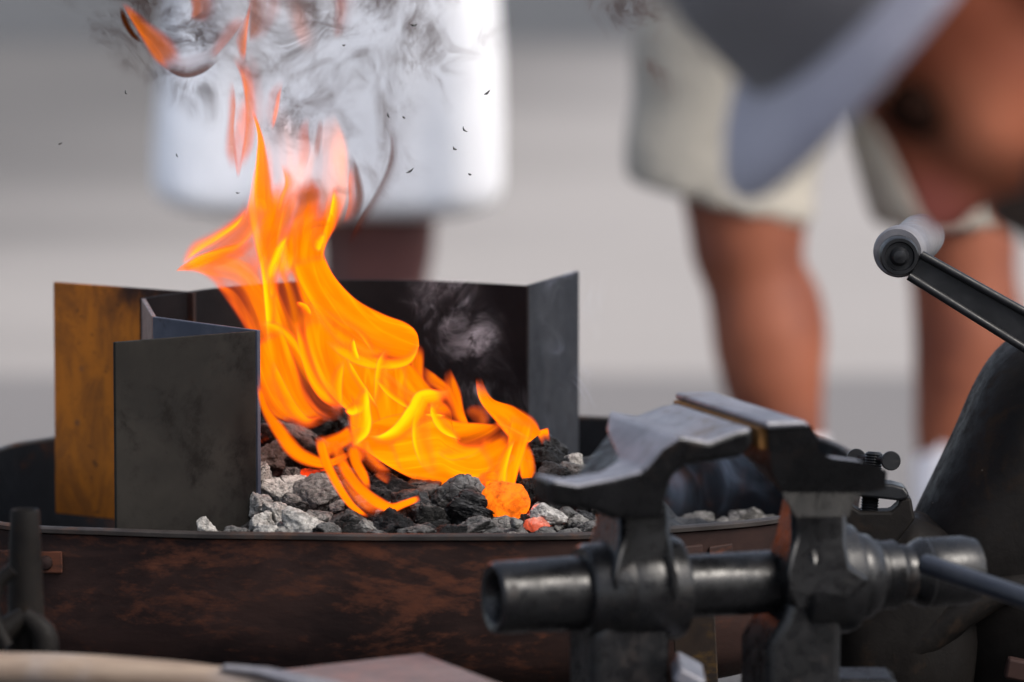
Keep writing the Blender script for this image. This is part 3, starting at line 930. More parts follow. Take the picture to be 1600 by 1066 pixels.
# --- front tongues licking over the lumps
filament([(498, 680), (508, 718), (524, 752), (548, 788), (576, 808)], [20, 20, 18, 15, 6], 3.64, a=0.85, S=1.35, soft=0.4, v0=0.15, v1=0.15)
filament([(528, 712), (548, 745), (575, 775), (608, 793), (632, 787), (656, 778)], [16, 22, 22, 22, 15, 12], 3.64, a=0.9, S=1.4, soft=0.4, v0=0.15, v1=0.08)
tongue([(498, 680), (508, 718), (524, 752), (548, 788), (576, 808)], [(536, 690), (552, 735), (575, 768), (605, 790), (612, 800)], 3.645, a=0.28, S=1.0, sL=0.1, sR=0.2, v0=0.15, v1=0.15, st=0.2)
filament([(404, 600), (414, 638), (436, 672), (462, 706), (495, 722), (520, 722), (552, 706)], [10, 16, 26, 30, 26, 16, 10], 3.655, a=0.78, S=1.15, soft=0.4, v0=0.1, v1=0.15)
filament([(548, 690), (556, 722), (570, 748), (577, 768)], [26, 22, 20, 8], 3.65, a=0.8, S=1.25, soft=0.4, v1=0.3)
filament([(585, 740), (597, 748), (608, 756)], [7, 9, 6], 3.66, a=0.85, S=1.4, n=16)
tongue([(500, 682), (530, 672), (545, 660)], [(510, 720), (535, 705), (560, 690)], 3.65, a=0.5, S=1.1, st=0.3)
filament([(404, 580), (420, 630), (455, 658), (490, 664), (515, 652), (525, 640)], [10, 14, 16, 14, 10, 5], 3.66, a=0.75, S=1.3)
# --- bright filaments and folds
filament([(278, 421), (310, 404), (345, 392), (376, 380), (390, 358), (393, 335)], [4, 12, 10, 9, 10, 6], 3.74, S=3.0, a=0.75)
filament([(283, 414), (308, 392), (340, 372), (372, 348), (388, 320)], [3, 9, 8, 6, 4], 3.745, S=2.6, a=0.55)
filament([(420, 560), (418, 500), (412, 430), (402, 380), (394, 335), (399, 295), (405, 250), (405, 215), (400, 180)], [6, 8, 9, 9, 12, 16, 14, 9, 3], 3.73, S=3.2, a=0.75)
filament([(420, 445), (428, 415), (438, 385), (452, 360)], [18, 22, 20, 10], 3.72, S=3.0, a=0.65)
filament([(424, 470), (422, 440), (424, 415)], [5, 8, 5], 3.72, S=2.6, a=0.55)
filament([(496, 395), (503, 375), (508, 362)], [10, 14, 6], 3.72, S=2.8, a=0.5)
filament([(500, 380), (512, 350), (520, 320), (522, 290)], [4, 7, 8, 4], 3.73, S=2.8, a=0.7)
filament([(500, 480), (530, 500), (560, 520), (588, 560)], [5, 7, 6, 4], 3.70, S=2.4, a=0.5)
filament([(462, 472), (478, 478), (488, 495)], [4, 7, 4], 3.70, S=2.8, a=0.7)
filament([(505, 530), (540, 556), (580, 572), (615, 574), (640, 566), (652, 545), (650, 525)], [5, 12, 14, 11, 9, 6, 4], 3.695, S=2.5, a=0.6)
filament([(552, 528), (556, 548), (562, 565)], [3, 6, 5], 3.69, S=2.7, a=0.6)
filament([(604, 545), (594, 562), (590, 580), (587, 615), (584, 640)], [4, 10, 10, 7, 3], 3.69, S=3.0, a=0.7)
filament([(592, 572), (615, 592), (640, 612), (664, 624)], [5, 7, 7, 5], 3.69, S=2.8, a=0.65)
filament([(585, 590), (605, 615), (630, 633), (648, 642)], [4, 6, 6, 4], 3.69, S=2.6, a=0.6)
filament([(540, 555), (560, 590), (580, 620), (592, 640)], [3, 5, 5, 3], 3.69, S=2.4, a=0.5)
filament([(462, 500), (470, 545), (484, 590), (505, 622), (535, 642)], [5, 8, 9, 11, 8], 3.695, S=2.0, a=0.6)
filament([(425, 560), (440, 595), (458, 630), (480, 655), (505, 650)], [4, 8, 9, 9, 5], 3.69, S=1.8, a=0.6)
filament([(538, 640), (550, 644), (562, 640), (572, 630)], [6, 14, 14, 6], 3.69, S=3.4, a=0.75)
filament([(572, 600), (574, 640), (575, 670), (560, 690), (548, 700)], [4, 11, 14, 12, 6], 3.69, S=2.9, a=0.65)
filament([(534, 640), (532, 600), (538, 560)], [4, 10, 4], 3.70, S=2.2, a=0.5)
filament([(574, 682), (595, 682), (615, 672), (632, 655), (645, 635), (652, 620), (668, 614), (688, 615), (706, 608)], [4, 8, 12, 15, 18, 15, 15, 13, 4], 3.685, S=3.3, a=0.8)
filament([(668, 612), (655, 640), (648, 670), (652, 700), (664, 728), (682, 748)], [6, 10, 13, 13, 12, 7], 3.685, S=3.0, a=0.7)
filament([(572, 684), (578, 705), (595, 725), (612, 737)], [6, 10, 9, 4], 3.685, S=2.8, a=0.65)
filament([(674, 625), (676, 650), (690, 672), (712, 684), (722, 688)], [4, 8, 9, 7, 3], 3.685, S=2.8, a=0.65)
filament([(662, 648), (680, 648), (696, 650)], [2, 5, 3], 3.685, S=2.8, a=0.6, n=16)
filament([(680, 705), (705, 714), (735, 708), (765, 690)], [6, 14, 14, 8], 3.69, S=2.0, a=0.5)
filament([(536, 702), (542, 685), (560, 672), (575, 668)], [5, 10, 8, 4], 3.66, S=2.8, a=0.6)
filament([(548, 700), (556, 712), (562, 725)], [5, 9, 5], 3.66, S=2.2, a=0.5, n=16)
filament([(690, 760), (705, 766), (722, 765)], [4, 8, 4], 3.69, S=3.0, a=0.7, n=16)
filament([(786, 765), (789, 735), (797, 705), (805, 685)], [14, 9, 6, 4], 3.685, S=2.9, a=0.7)
filament([(770, 660), (795, 668), (820, 684), (834, 690)], [3, 6, 9, 8], 3.69, S=3.0, a=0.75)
filament([(772, 650), (788, 664), (800, 672)], [3, 6, 3], 3.69, S=2.6, a=0.6, n=16)
filament([(660, 572), (680, 590), (700, 606), (712, 630), (720, 650)], [4, 10, 10, 7, 4], 3.745, S=1.3, a=0.55)
# --- thin translucent flames above
tongue([(398, 345), (396, 300), (400, 250), (402, 210), (392, 170)], [(436, 345), (428, 290), (420, 250), (412, 215), (396, 168)], 3.74, a=0.72, S=1.35, eL=0.7, sL=0.12, sR=0.3, v0=0.2, v1=0.2, st=0.5)
tongue([(440, 360), (444, 310), (455, 260), (474, 220), (488, 175)], [(535, 365), (550, 310), (552, 262), (546, 218), (524, 168)], 3.76, a=0.50, S=0.75, sL=0.4, sR=0.22, v0=0.15, v1=0.5, st=0.4, clear=0.9)
tongue([(490, 350), (486, 300), (490, 255), (492, 215), (510, 175)], [(536, 345), (548, 300), (549, 255), (542, 215), (522, 172)], 3.75, a=0.55, S=1.0, eL=0.3, eR=0.3, sL=0.3, sR=0.2, v0=0.2, v1=0.55, st=0.6, clear=0.7)
tongue([(372, 345), (380, 290), (395, 240), (410, 190), (420, 140)], [(530, 345), (520, 280), (500, 230), (470, 190), (428, 130)], 3.77, a=0.38, S=0.6, sL=0.5, sR=0.5, v0=0.2, v1=0.6, st=0.1, clear=1.0)
tongue([(440, 350), (446, 310), (462, 290), (480, 270)], [(500, 355), (505, 320), (500, 290), (488, 268)], 3.74, a=0.6, S=0.75, sL=0.35, sR=0.35, v0=0.25, v1=0.5, st=0.4)
filament([(432, 345), (440, 310), (448, 285), (440, 255)], [6, 9, 8, 4], 3.735, a=0.5, S=1.6)
filament([(474, 270), (482, 235), (480, 205), (484, 178)], [6, 9, 8, 4], 3.735, a=0.4, S=1.0)
filament([(536, 352), (546, 320), (546, 290), (548, 255)], [5, 7, 6, 4], 3.735, a=0.28, S=0.9)
tongue([(452, 300), (470, 282), (488, 284), (508, 296)], [(456, 322), (474, 330), (492, 322), (510, 312)], 3.725, a=0.30, S=0.22, sL=0.5, sR=0.5, v0=0.45, v1=0.45, st=0.9)
tongue([(512, 300), (526, 288), (540, 290), (552, 284)], [(514, 312), (528, 306), (544, 308), (556, 300)], 3.725, a=0.5, S=0.14, sL=0.5, sR=0.5, v0=0.35, v1=0.35, st=0.6)
filament([(548, 350), (562, 310), (556, 270), (546, 235)], [12, 18, 16, 8], 3.74, a=0.55, S=0.14)
filament([(540, 390), (562, 345), (590, 300), (610, 255), (612, 215), (596, 180)], [4, 7, 9, 10, 9, 6], 3.74, a=0.30, S=0.08)
tongue([(468, 365), (480, 345), (500, 338), (520, 342)], [(474, 385), (490, 372), (508, 366), (530, 366)], 3.73, a=0.5, S=0.9, sL=0.4, sR=0.4, v0=0.3, v1=0.3, st=0.6)
tongue([(488, 245), (490, 220), (494, 195), (500, 180)], [(498, 255), (504, 225), (506, 200), (504, 182)], 3.735, a=0.35, S=0.3, sL=0.4, sR=0.4, v0=0.3, v1=0.3)
filament([(372, 270), (366, 240), (364, 200), (366, 160), (362, 120)], [7, 9, 6, 7, 4], 3.74, a=0.38, S=0.7)
filament([(373, 268), (380, 240), (386, 200), (386, 160), (378, 115), (360, 85)], [5, 8, 8, 8, 9, 8], 3.74, a=0.42, S=0.8)
tongue([(370, 280), (364, 230), (366, 180), (364, 140)], [(374, 280), (384, 230), (388, 180), (384, 140)], 3.745, a=0.25, S=1.1, sL=0.2, sR=0.2, v1=0.3)
filament([(408, 210), (400, 175), (390, 145), (380, 110), (362, 82)], [8, 10, 11, 14, 12], 3.735, a=0.6, S=1.25)
filament([(425, 205), (432, 170), (436, 145), (444, 122)], [5, 9, 9, 3], 3.74, a=0.3, S=1.2)
tongue([(376, 100), (368, 75), (366, 60), (380, 30), (390, 0)], [(384, 100), (386, 75), (388, 55), (390, 25), (396, -5)], 3.74, a=0.45, S=0.85, eR=0.4, sL=0.5, sR=0.2, v0=0.25, v1=0.4)
filament([(330, 95), (350, 70), (370, 45), (388, 22)], [6, 9, 10, 6], 3.74, a=0.22, S=0.6)
filament([(391, 70), (395, 30), (398, 0), (394, -30)], [8, 18, 26, 26], 3.75, a=0.5, S=0.32)
tongue([(262, 114), (238, 94), (222, 66), (208, 40), (188, 4)], [(296, 100), (282, 66), (264, 50), (238, 34), (194, 0)], 3.74, a=0.50, S=0.42, eL=0.3, sL=0.2, sR=0.6, v0=0.25, v1=0.25, st=0.5)
tongue([(268, 112), (246, 92), (232, 72), (226, 56)], [(276, 100), (262, 76), (250, 62), (236, 52)], 3.73, a=0.38, S=0.75, sL=0.4, sR=0.5, v0=0.35, v1=0.4, st=0.5)
filament([(188, 8), (196, 34), (208, 54), (226, 70)], [8, 14, 12, 4], 3.725, a=0.75, S=0.04, soft=0.45)
tongue([(262, 108), (290, 112), (320, 98), (350, 86)], [(262, 92), (288, 84), (318, 76), (346, 70)], 3.75, a=0.35, S=0.28, sL=0.3, sR=0.5, v0=0.3, v1=0.3, st=0.4)
filament([(250, 100), (285, 118), (315, 112), (345, 90)], [6, 9, 9, 5], 3.74, a=0.5, S=0.06)
filament([(300, 34), (306, 12), (302, -14)], [10, 18, 20], 3.75, a=0.38, S=0.45)
tongue([(520, 66), (514, 40), (516, 14), (506, -16)], [(536, 62), (552, 40), (560, 10), (570, -16)], 3.76, a=0.35, S=0.5, sL=0.4, sR=0.5, v0=0.2, v1=0.3, st=0.6)
tongue([(470, 90), (450, 50), (440, 10), (430, -20)], [(500, 86), (500, 50), (490, 10), (480, -20)], 3.78, a=0.3, S=0.5, sL=0.5, sR=0.5, v0=0.4, v1=0.3, st=0.4, clear=0.6)

# ------------------------------------------------------------------ smoke
def m_smokevol(name, col, dens, axis, rad0, radk, dmin=0.0, wisp_k=1.0, sc1=16.0):
    """billowing smoke that fills a leaning plume: axis = (dx/dz, dy/dz), radius grows as rad0 + radk * z"""
    n = N(name)
    v = n.coord('Object')
    sep = n.n('SeparateXYZ'); n.t.links.new(v, sep.inputs[0])
    x, y, z = sep.outputs
    xx = n.math('SUBTRACT', x, n.math('MULTIPLY', z, axis[0]))
    yy = n.math('SUBTRACT', y, n.math('MULTIPLY', z, axis[1]))
    rr = n.math('SQRT', n.math('ADD', n.math('MULTIPLY', xx, xx), n.math('MULTIPLY', n.math('MULTIPLY', yy, yy), 2.5)))
    rad = n.math('MULTIPLY_ADD', z, radk, rad0)
    # turbulence warps the coordinates before the density is read
    w1 = n.n('TexNoise', ins={'Scale': 9.0, 'Detail': 2.0}); n.t.links.new(v, w1.inputs['Vector'])
    sb = n.n('VectorMath', operation='SUBTRACT'); n.t.links.new(w1.outputs['Color'], sb.inputs[0]); sb.inputs[1].default_value = (0.5, 0.5, 0.5)
    scl = n.n('VectorMath', operation='SCALE'); n.t.links.new(sb.outputs[0], scl.inputs[0]); scl.inputs['Scale'].default_value = 0.16
    ad = n.n('VectorMath', operation='ADD'); n.t.links.new(v, ad.inputs[0]); n.t.links.new(scl.outputs[0], ad.inputs[1])
    wv = ad.outputs[0]
    big = n.noise(wv, sc1, 4, 0.55, 0.6)
    mp = n.n('Mapping', ins={'Scale': (1.0, 1.0, 0.55)}); n.t.links.new(wv, mp.inputs['Vector'])
    fine = n.noise(mp.outputs[0], sc1 * 2.3, 5, 0.62, 1.2)
    ridge = n.math('POWER', n.math('SUBTRACT', 1.0, n.mapr(n.math('ABSOLUTE', n.math('SUBTRACT', fine, 0.5)), 0.0, 0.085, smooth=False)), 2.2)
    body = n.mapr(big, 0.50, 0.70)
    edge = n.mapr(n.math('DIVIDE', rr, rad), 1.0, 0.35)
    d = n.math('MULTIPLY', n.math('MULTIPLY_ADD', ridge, wisp_k, dmin), n.math('MULTIPLY_ADD', body, 1.0, 0.012))
    d = n.math('MULTIPLY', n.math('MULTIPLY', d, edge), n.mapr(z, 0.0, 0.05))
    d = n.math('MULTIPLY', d, dens)
    pv = n.n('VolumePrincipled', ins={'Color': col, 'Anisotropy': 0.2})
    n.t.links.new(d, pv.inputs['Density'])
    n.t.links.new(pv.outputs[0], n.out.inputs['Volume'])
    return n.m


def plume(name, base_px, d, axis, rad0, radk, height, mat, label, flat=0.63):
    bm = bmesh.new()
    rings = []
    for i in range(9):
        z = height * i / 8
        r = rad0 + radk * z
        rings.append([bm.verts.new((axis[0] * z + r * math.cos(2 * math.pi * k / 24), axis[1] * z + r * flat * math.sin(2 * math.pi * k / 24), z)) for k in range(24)])
    for a, b in zip(rings, rings[1:]):
        for k in range(24):
            bm.faces.new((a[k], a[(k + 1) % 24], b[(k + 1) % 24], b[k]))
    bm.faces.new(rings[0][::-1]); bm.faces.new(rings[-1])
    o = obj(name, bm, mat)
    o.location = at(*base_px, d)
    tag(o, label, 'smoke', kind='stuff')
    return o


SOOT = C4(0.17, 0.11, 0.095)
plume('smoke', (560, 385), 3.80, (-0.10, 0.0), 0.030, 0.66, 0.33, m_smokevol('soot_smoke', SOOT, 165.0, (-0.10, 0.0), 0.030, 0.66, sc1=20.0), 'dark sooty smoke billowing up from the flame tips in front of the white garment')
plume('smoke', (375, 225), 3.80, (-0.62, 0.0), 0.022, 0.72, 0.20, m_smokevol('soot_smoke_thin', SOOT, 240.0, (-0.62, 0.0), 0.022, 0.72, sc1=24.0), 'dark smoke curls drifting off to the upper left of the flames')
plume('smoke', (1085, 190), 3.84, (-0.55, 0.0), 0.012, 0.40, 0.15, m_smokevol('soot_smoke_stray', SOOT, 220.0, (-0.55, 0.0), 0.012, 0.40, sc1=21.0), 'faint stray smoke curl hanging in front of the light grey shorts')
plume('pale_smoke', (800, 690), 3.86, (-0.42, 0.0), 0.022, 0.20, 0.112, m_smokevol('grey_smoke', C4(0.90, 0.78, 0.82), 70.0, (-0.42, 0.0), 0.022, 0.20, dmin=0.02, sc1=27.0), 'pale grey smoke curling in front of the dark back of the shield')
plume('pale_smoke', (890, 720), 3.84, (0.0, 0.0), 0.022, 0.05, 0.13, m_smokevol('grey_smoke_thin', C4(0.75, 0.80, 0.95), 45.0, (0.0, 0.0), 0.022, 0.05, dmin=0.35, sc1=20.0), 'thin bluish smoke rising past the grey wing panel of the shield')
plume('pale_smoke', (1110, 825), 3.98, (0.1, 0.0), 0.050, 0.05, 0.07, m_smokevol('grey_smoke_low', C4(0.55, 0.70, 0.95), 34.0, (0.1, 0.0), 0.050, 0.05, dmin=0.5, sc1=20.0), 'bluish smoke lingering inside the pan, seen beneath the vise jaw')
rs = random.Random(5)

# ash flakes carried up
M_FLAKE = m_metal('ash_flake', C4(0.02, 0.02, 0.02), C4(0.05, 0.05, 0.05), C4(0.08, 0.08, 0.08), 0.2)
for x, y, r, an in [(606, 181, 6, 1.2), (725, 203, 6, 0.9), (710, 233, 5, 0.6), (761, 146, 6, -0.5), (537, 71, 4, 0), (647, 40, 8, -0.1), (641, 268, 8, -0.5), (196, 145, 4, 1.3), (734, 273, 4, 0.4), (631, 184, 4, 0.7), (94, 225, 4, -0.3), (276, 243, 4, 1.2), (371, 302, 4, 0.2)]:
    bm = bmesh.new()
    bmesh.ops.create_icosphere(bm, subdivisions=2, radius=1)
    for v in bm.verts:
        v.co *= 1 + 0.9 * noise.noise(v.co * 1.7 + Vector((x, y, 0)))
        v.co = Vector((v.co.x * 0.85, v.co.y * 0.2, v.co.z * (0.18 + 0.25 * ((x * 0.37) % 1)) + 0.5 * v.co.x * v.co.x * 0.5)) * r / FPX * 3.4
    o = obj('ash_flake', bm, M_FLAKE)
    o.location = at(x, y, 3.7)
    o.rotation_euler = (0.3, an, 0.4)
    tag(o, 'tiny dark ash flake floating in the smoke above the fire', 'ash flake', 'ash flakes floating in the smoke')

# ------------------------------------------------------------------ post vise
A = R(20)
va = Vector((math.cos(A), math.sin(A), 0))      # along the screw, away to the right
vw = Vector((-math.sin(A), math.cos(A), 0))     # jaw width, away from the camera
vo = at(1120, 914, 3.40)
vise = thing('post_vise', (vo.x, vo.y, 0), 'heavy black iron post vise with slightly open jaws in front of the forge', 'vise')
near = vo - vw * 0.064


def vprism(name, px, woff, thick, mat, parent=vise, bevel=0.004, seg=3, fwd=None):
    q = vo + vw * woff
    bm = bmesh.new()
    if callable(thick):
        a = [bm.verts.new(onplane(x, y, q - vw * (fwd(x, y) if fwd else 0), vw)) for x, y in px]
        b = [bm.verts.new(v.co + vw * (thick(x, y) + (fwd(x, y) if fwd else 0))) for v, (x, y) in zip(a, px)]
        bm.faces.new(a); bm.faces.new(b[::-1])
        for i in range(len(a)):
            j = (i + 1) % len(a)
            bm.faces.new((a[i], b[i], b[j], a[j]))
        bmesh.ops.recalc_face_normals(bm, faces=bm.faces)
    else:
        add_prism(bm, [onplane(x, y, q, vw) for x, y in px], vw * thick)
    return obj(name, bm, mat, parent, bevel=bevel, seg=seg)


def sky_sheen_top(o):
    # upper faces take a lighter steel with sky sheen put into its colour
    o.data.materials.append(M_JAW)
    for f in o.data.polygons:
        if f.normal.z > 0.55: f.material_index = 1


# left jaw with its drooping ear
def ear(x, y):
    return 0.036 + (0.084 * ss(985, 1060, x) if y < 747 else 0.008)


jaw = vprism('moving_jaw', [(1178, 667), (1150, 672), (1108, 688), (1085, 684), (1062, 680), (1035, 702), (1004, 735), (960, 746), (905, 757), (860, 749), (862, 792), (905, 796), (938, 802), (960, 812), (1044, 812), (1041, 780), (1052, 745), (1075, 726), (1120, 722), (1155, 716), (1178, 700)], -0.062, ear, M_VISE, bevel=0.004, fwd=lambda x, y: -0.016 * ss(684, 790, y))
sky_sheen_top(jaw)
vprism('neck', [(968, 786), (1046, 786), (1052, 840), (1058, 900), (1058, 925), (1054, 950), (964, 950), (962, 925), (964, 900), (970, 840)], -0.010, lambda x, y: 0.034, M_VISE, jaw, bevel=0.004, fwd=lambda x, y: 0.025 * ss(780, 900, y) - (0.004 if y == 925 else 0.016 if y == 950 else 0))
vprism('leg', [(968, 905), (1052, 905), (1050, 960), (1046, 1300), (930, 1300), (926, 1005), (945, 965)], -0.022, 0.044, M_VISE, jaw, bevel=0.006)
# right jaw with its taller rusty-faced lip
jaw2 = vprism('fixed_jaw', [(1202, 668), (1266, 664), (1276, 682), (1278, 706), (1300, 716), (1350, 722), (1386, 736), (1384, 764), (1345, 772), (1328, 788), (1322, 806), (1240, 806), (1222, 770), (1206, 735), (1202, 704)], -0.062, lambda x, y: 0.128 if y < 708 else 0.018, M_VISE, bevel=0.004, fwd=lambda x, y: -0.022 * ss(690, 800, y))
sky_sheen_top(jaw2)
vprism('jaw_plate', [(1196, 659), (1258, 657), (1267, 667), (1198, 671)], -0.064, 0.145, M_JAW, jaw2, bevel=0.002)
vprism('jaw_face', [(1184, 668), (1201, 668), (1201, 704), (1186, 702)], -0.058, 0.135, M_RUSTY, jaw2, bevel=0.001)
vprism('neck', [(1238, 776), (1326, 776), (1326, 850), (1332, 884), (1366, 908), (1338, 928), (1326, 955), (1238, 955), (1234, 928), (1234, 895), (1240, 840)], -0.014, lambda x, y: 0.016, M_VISE, jaw2, bevel=0.004, fwd=lambda x, y: 0.024 * ss(770, 900, y) - (0.004 if y == 928 else 0.016 if y == 955 else 0))
vprism('leg', [(1244, 905), (1320, 905), (1312, 1300), (1196, 1300), (1202, 1010), (1226, 968)], -0.024, 0.048, M_VISE, jaw2, bevel=0.006)


def onaxis(px):
    # parameter along the screw axis at photo column px
    best = None
    for i in range(-400, 500):
        t = i * 0.001
        p = vo + va * t
        q = p - CAM
        x = 800 + FPX * q.dot(RGT) / q.dot(FWD)
        if best is None or abs(x - px) < best[0]: best = (abs(x - px), t)
    return best[1]


def vlathe(name, prof, mat, parent=vise, bevel=0.0, seg=48):
    bm = bmesh.new()
    pr_ = [(onaxis(x), r) for x, r in prof]
    add_lathe(bm, vo, va, pr_, seg, caps=False)
    bmesh.ops.recalc_face_normals(bm, faces=bm.faces)
    return obj(name, bm, mat, parent, angle=35)


vlathe('screw_box', [(830, 0.0), (830, 0.012), (800, 0.0135), (776, 0.0145), (770, 0.016), (768, 0.0195), (774, 0.0215), (905, 0.0222), (990, 0.0225), (990, 0.0)], M_VISE)
vlathe('collar', [(905, 0.020), (906, 0.027), (915, 0.029), (938, 0.029), (944, 0.0305), (968, 0.031), (975, 0.029), (976, 0.020)], M_VISE)
vlathe('eye', [(964, 0.012), (965, 0.0295), (970, 0.031), (1050, 0.0315), (1058, 0.030), (1060, 0.012)], M_VISE, jaw)
vlathe('eye', [(1238, 0.012), (1239, 0.0315), (1244, 0.033), (1318, 0.0335), (1326, 0.032), (1328, 0.012)], M_VISE, jaw2)
vlathe('screw', [(960, 0.0), (960, 0.019), (1230, 0.019), (1330, 0.016), (1460, 0.016), (1460, 0)], M_VISE)
vlathe('washer', [(1322, 0.012), (1322, 0.026), (1336, 0.027), (1352, 0.0255), (1366, 0.0215), (1372, 0.0215), (1374, 0.012)], M_VISE)
vlathe('washer', [(1373, 0.012), (1374, 0.0205), (1396, 0.021), (1399, 0.018), (1402, 0.0175), (1406, 0.018), (1420, 0.0175), (1426, 0.014)], M_VISE)
hd = vlathe('screw_head', [(1418, 0.0), (1420, 0.016), (1428, 0.0195), (1440, 0.0215), (1446, 0.0205), (1450, 0.0212), (1505, 0.0212), (1520, 0.0195), (1526, 0.016), (1528, 0.0)], M_VISE)
bm = bmesh.new()
hp = vo + va * onaxis(1478)
h0 = at(1478, 893, hp.y / FWD.y * 0.995 - 0.02)
hdv = at(1700, 968, 3.38) - at(1478, 893, 3.46)
add_lathe(bm, h0 - hdv * 0.15, hdv, [(0, 0.0062), (hdv.length * 1.6, 0.0062)], 20)
obj('handle_bar', bm, M_BAR, vise)
# the vise is carried by a post
bm = bmesh.new()
add_box(bm, Vector((vo.x + 0.075, vo.y + 0.03, 0.27)), 0.07, 0.05, 0.54)
obj('post', bm, M_VISE, vise, bevel=0.006)
bm = bmesh.new()
p = at(1075, 1052, 3.36)
add_box(bm, p, 0.018, 0.06, 0.010, Matrix.Rotation(0.5, 3, 'Y'))
obj('spring', bm, M_JAW, vise, bevel=0.002)

# ------------------------------------------------------------------ hand-cranked blower
bc = at(1640, 860, 3.80)
blower = thing('hand_blower', (bc.x, bc.y, 0), 'black cast-iron hand-cranked forge blower with round casing and crank arm', 'blower')


def pillow(bm, outline, cpx, d, depth, rings=14, power=2.2):
    O = cr(outline, 110, True)
    c = Vector(cpx)
    rr = []
    for side in (-1, 1):
        rs_ = []
        for i in range(rings):
            t = i / (rings - 1)
            k = 1 - t
            dep = side * depth * (1 - k ** power) ** (1 / power)
            if side == 1 and i == 0:
                rs_.append(rr[0][0]); continue
            rs_.append([bm.verts.new(at(*(c + (q - c) * k * 1.0 if i < rings - 1 else c + (q - c) * 0.02), d + dep)) for q in O])
        rr.append(rs_)
        for a, b in zip(rs_, rs_[1:]):
            for k in range(110):
                bm.faces.new((a[k], a[(k + 1) % 110], b[(k + 1) % 110], b[k]))
        bm.faces.new(rs_[-1])
    bmesh.ops.recalc_face_normals(bm, faces=bm.faces)


bm = bmesh.new()
pillow(bm, [(1612, 512), (1580, 526), (1548, 556), (1520, 602), (1488, 675), (1456, 742), (1432, 792), (1408, 850), (1400, 920), (1420, 1000), (1470, 1080), (1560, 1150), (1700, 1180), (1820, 1130), (1900, 1000), (1910, 820), (1860, 640), (1760, 540), (1680, 512)], (1650, 850), 3.84, 0.085)
obj('casing', bm, M_BLACK, blower)
# raised scroll seam
bm = bmesh.new()
sweep(bm, [at(x, y, d) for x, y, d in [(1340, 1064, 3.770), (1400, 1030, 3.764), (1450, 1000, 3.761), (1500, 960, 3.760), (1560, 925, 3.761), (1640, 905, 3.763), (1740, 915, 3.767)]], [0.010, 0.012, 0.012, 0.011, 0.010, 0.009, 0.008], 14)
obj('scroll_seam', bm, M_BLACK, blower)
# outlet throat towards the pan
bm = bmesh.new()
pillow(bm, [(1318, 840), (1400, 812), (1440, 800), (1520, 860), (1540, 980), (1500, 1120), (1380, 1150), (1310, 1100), (1296, 980)], (1410, 970), 3.80, 0.05, power=2.6)
obj('outlet', bm, M_BLACK, blower)
bm = bmesh.new()
add_box(bm, at(1590, 1046, 3.745), 0.016, 0.012, 0.014, Matrix.Rotation(0.2, 3, 'Y'))
obj('lug', bm, M_PAN, blower, bevel=0.002)
# slotted bracket and its clamp screws
bm = bmesh.new()
add_prism(bm, [at(x, y, 3.735) for x, y in [(1290, 748), (1325, 752), (1395, 757), (1413, 762), (1421, 772), (1418, 780), (1405, 783), (1330, 775), (1290, 772)]], Vector((0, 0.022, 0)))
obj('bracket', bm, M_CRANK, blower, bevel=0.002, seg=3)
bm = bmesh.new()
add_prism(bm, [at(x, y, 3.737) for x, y in [(1290, 770), (1326, 778), (1332, 792), (1345, 800), (1392, 800), (1403, 790), (1406, 780), (1424, 778), (1430, 812), (1400, 850), (1320, 846), (1280, 820)]], Vector((0, 0.020, 0)))
obj('lower_bracket', bm, M_BLACK, blower, bevel=0.002, seg=3)
bm = bmesh.new()
a0, a1 = at(1358, 800, 3.748), at(1366, 706, 3.748)
dv = a1 - a0
prof = []
for i in range(46):
    prof.append((dv.length * i / 45, 0.0055 + (0.0006 if i % 2 else -0.0002)))
prof[-1] = (dv.length, 0.0040)
add_lathe(bm, a0, dv, prof, 18)
stud = obj('clamp_stud', bm, M_CRANK, blower, smooth=False)
for x, y, d_ in ((1391, 720, 3.735), (1337, 716, 3.762)):
    bm = bmesh.new()
    add_lathe(bm, at(x, y, d_), Vector((0.1, -1, 0.1)), [(0, 0.0055), (0.0006, 0.0064), (0.0036, 0.0064), (0.0042, 0.0058)], 28)
    add_capsule(bm, at(x, y, d_), 0.0025, at(1365, 716, 3.748), 0.0025, 10, 3)
    obj('wing', bm, M_CRANK, stud)
# crank arm
cp = at(1405, 400, 3.70)
shaft = at(1680, 560, 3.72)
bm = bmesh.new()
dv = (at(1680, 562, 3.70) - cp); dv.normalize()
wv = Vector((dv.z, 0, -dv.x)); 
if wv.z < 0: wv = -wv
out = []
Ln = (shaft - cp).length


def armpts(h0, h1):
    return [cp + dv * 0.012 + wv * h0, cp + dv * (Ln + 0.02) + wv * h1, cp + dv * (Ln + 0.02) - wv * h1, cp + dv * 0.012 - wv * h0]


add_prism(bm, armpts(0.0085, 0.0115), Vector((0, 0.008, 0)))
arm = obj('crank_arm', bm, M_CRANK, blower, bevel=0.001)
for s in (1, -1):
    bm = bmesh.new()
    sweep(bm, [cp + dv * t + wv * s * (0.0078 + 0.0035 * t / Ln) + Vector((0, -0.0005, 0)) for t in (0.012, Ln * 0.5, Ln + 0.02)], 0.0028, 12)
    obj('arm_rib', bm, M_CRANK, arm)
bm = bmesh.new()
add_lathe(bm, cp + Vector((0, 0.010, 0)), Vector((0, -1, 0)), [(0, 0.0115), (0.001, 0.0128), (0.012, 0.0128), (0.0145, 0.0118), (0.0145, 0.0098), (0.0128, 0.0090), (0.0128, 0.0)], 40, caps=False)
obj('hub', bm, M_CRANK, arm)
bm = bmesh.new()
add_lathe(bm, cp + Vector((0, -0.001, 0)), Vector((0, -1, 0)), [(0, 0.0064), (0.003, 0.0062), (0.0045, 0.005), (0.0062, 0.0042), (0.0068, 0.002), (0.007, 0.0)], 24, caps=False)
obj('rivet', bm, M_CRANK, arm)
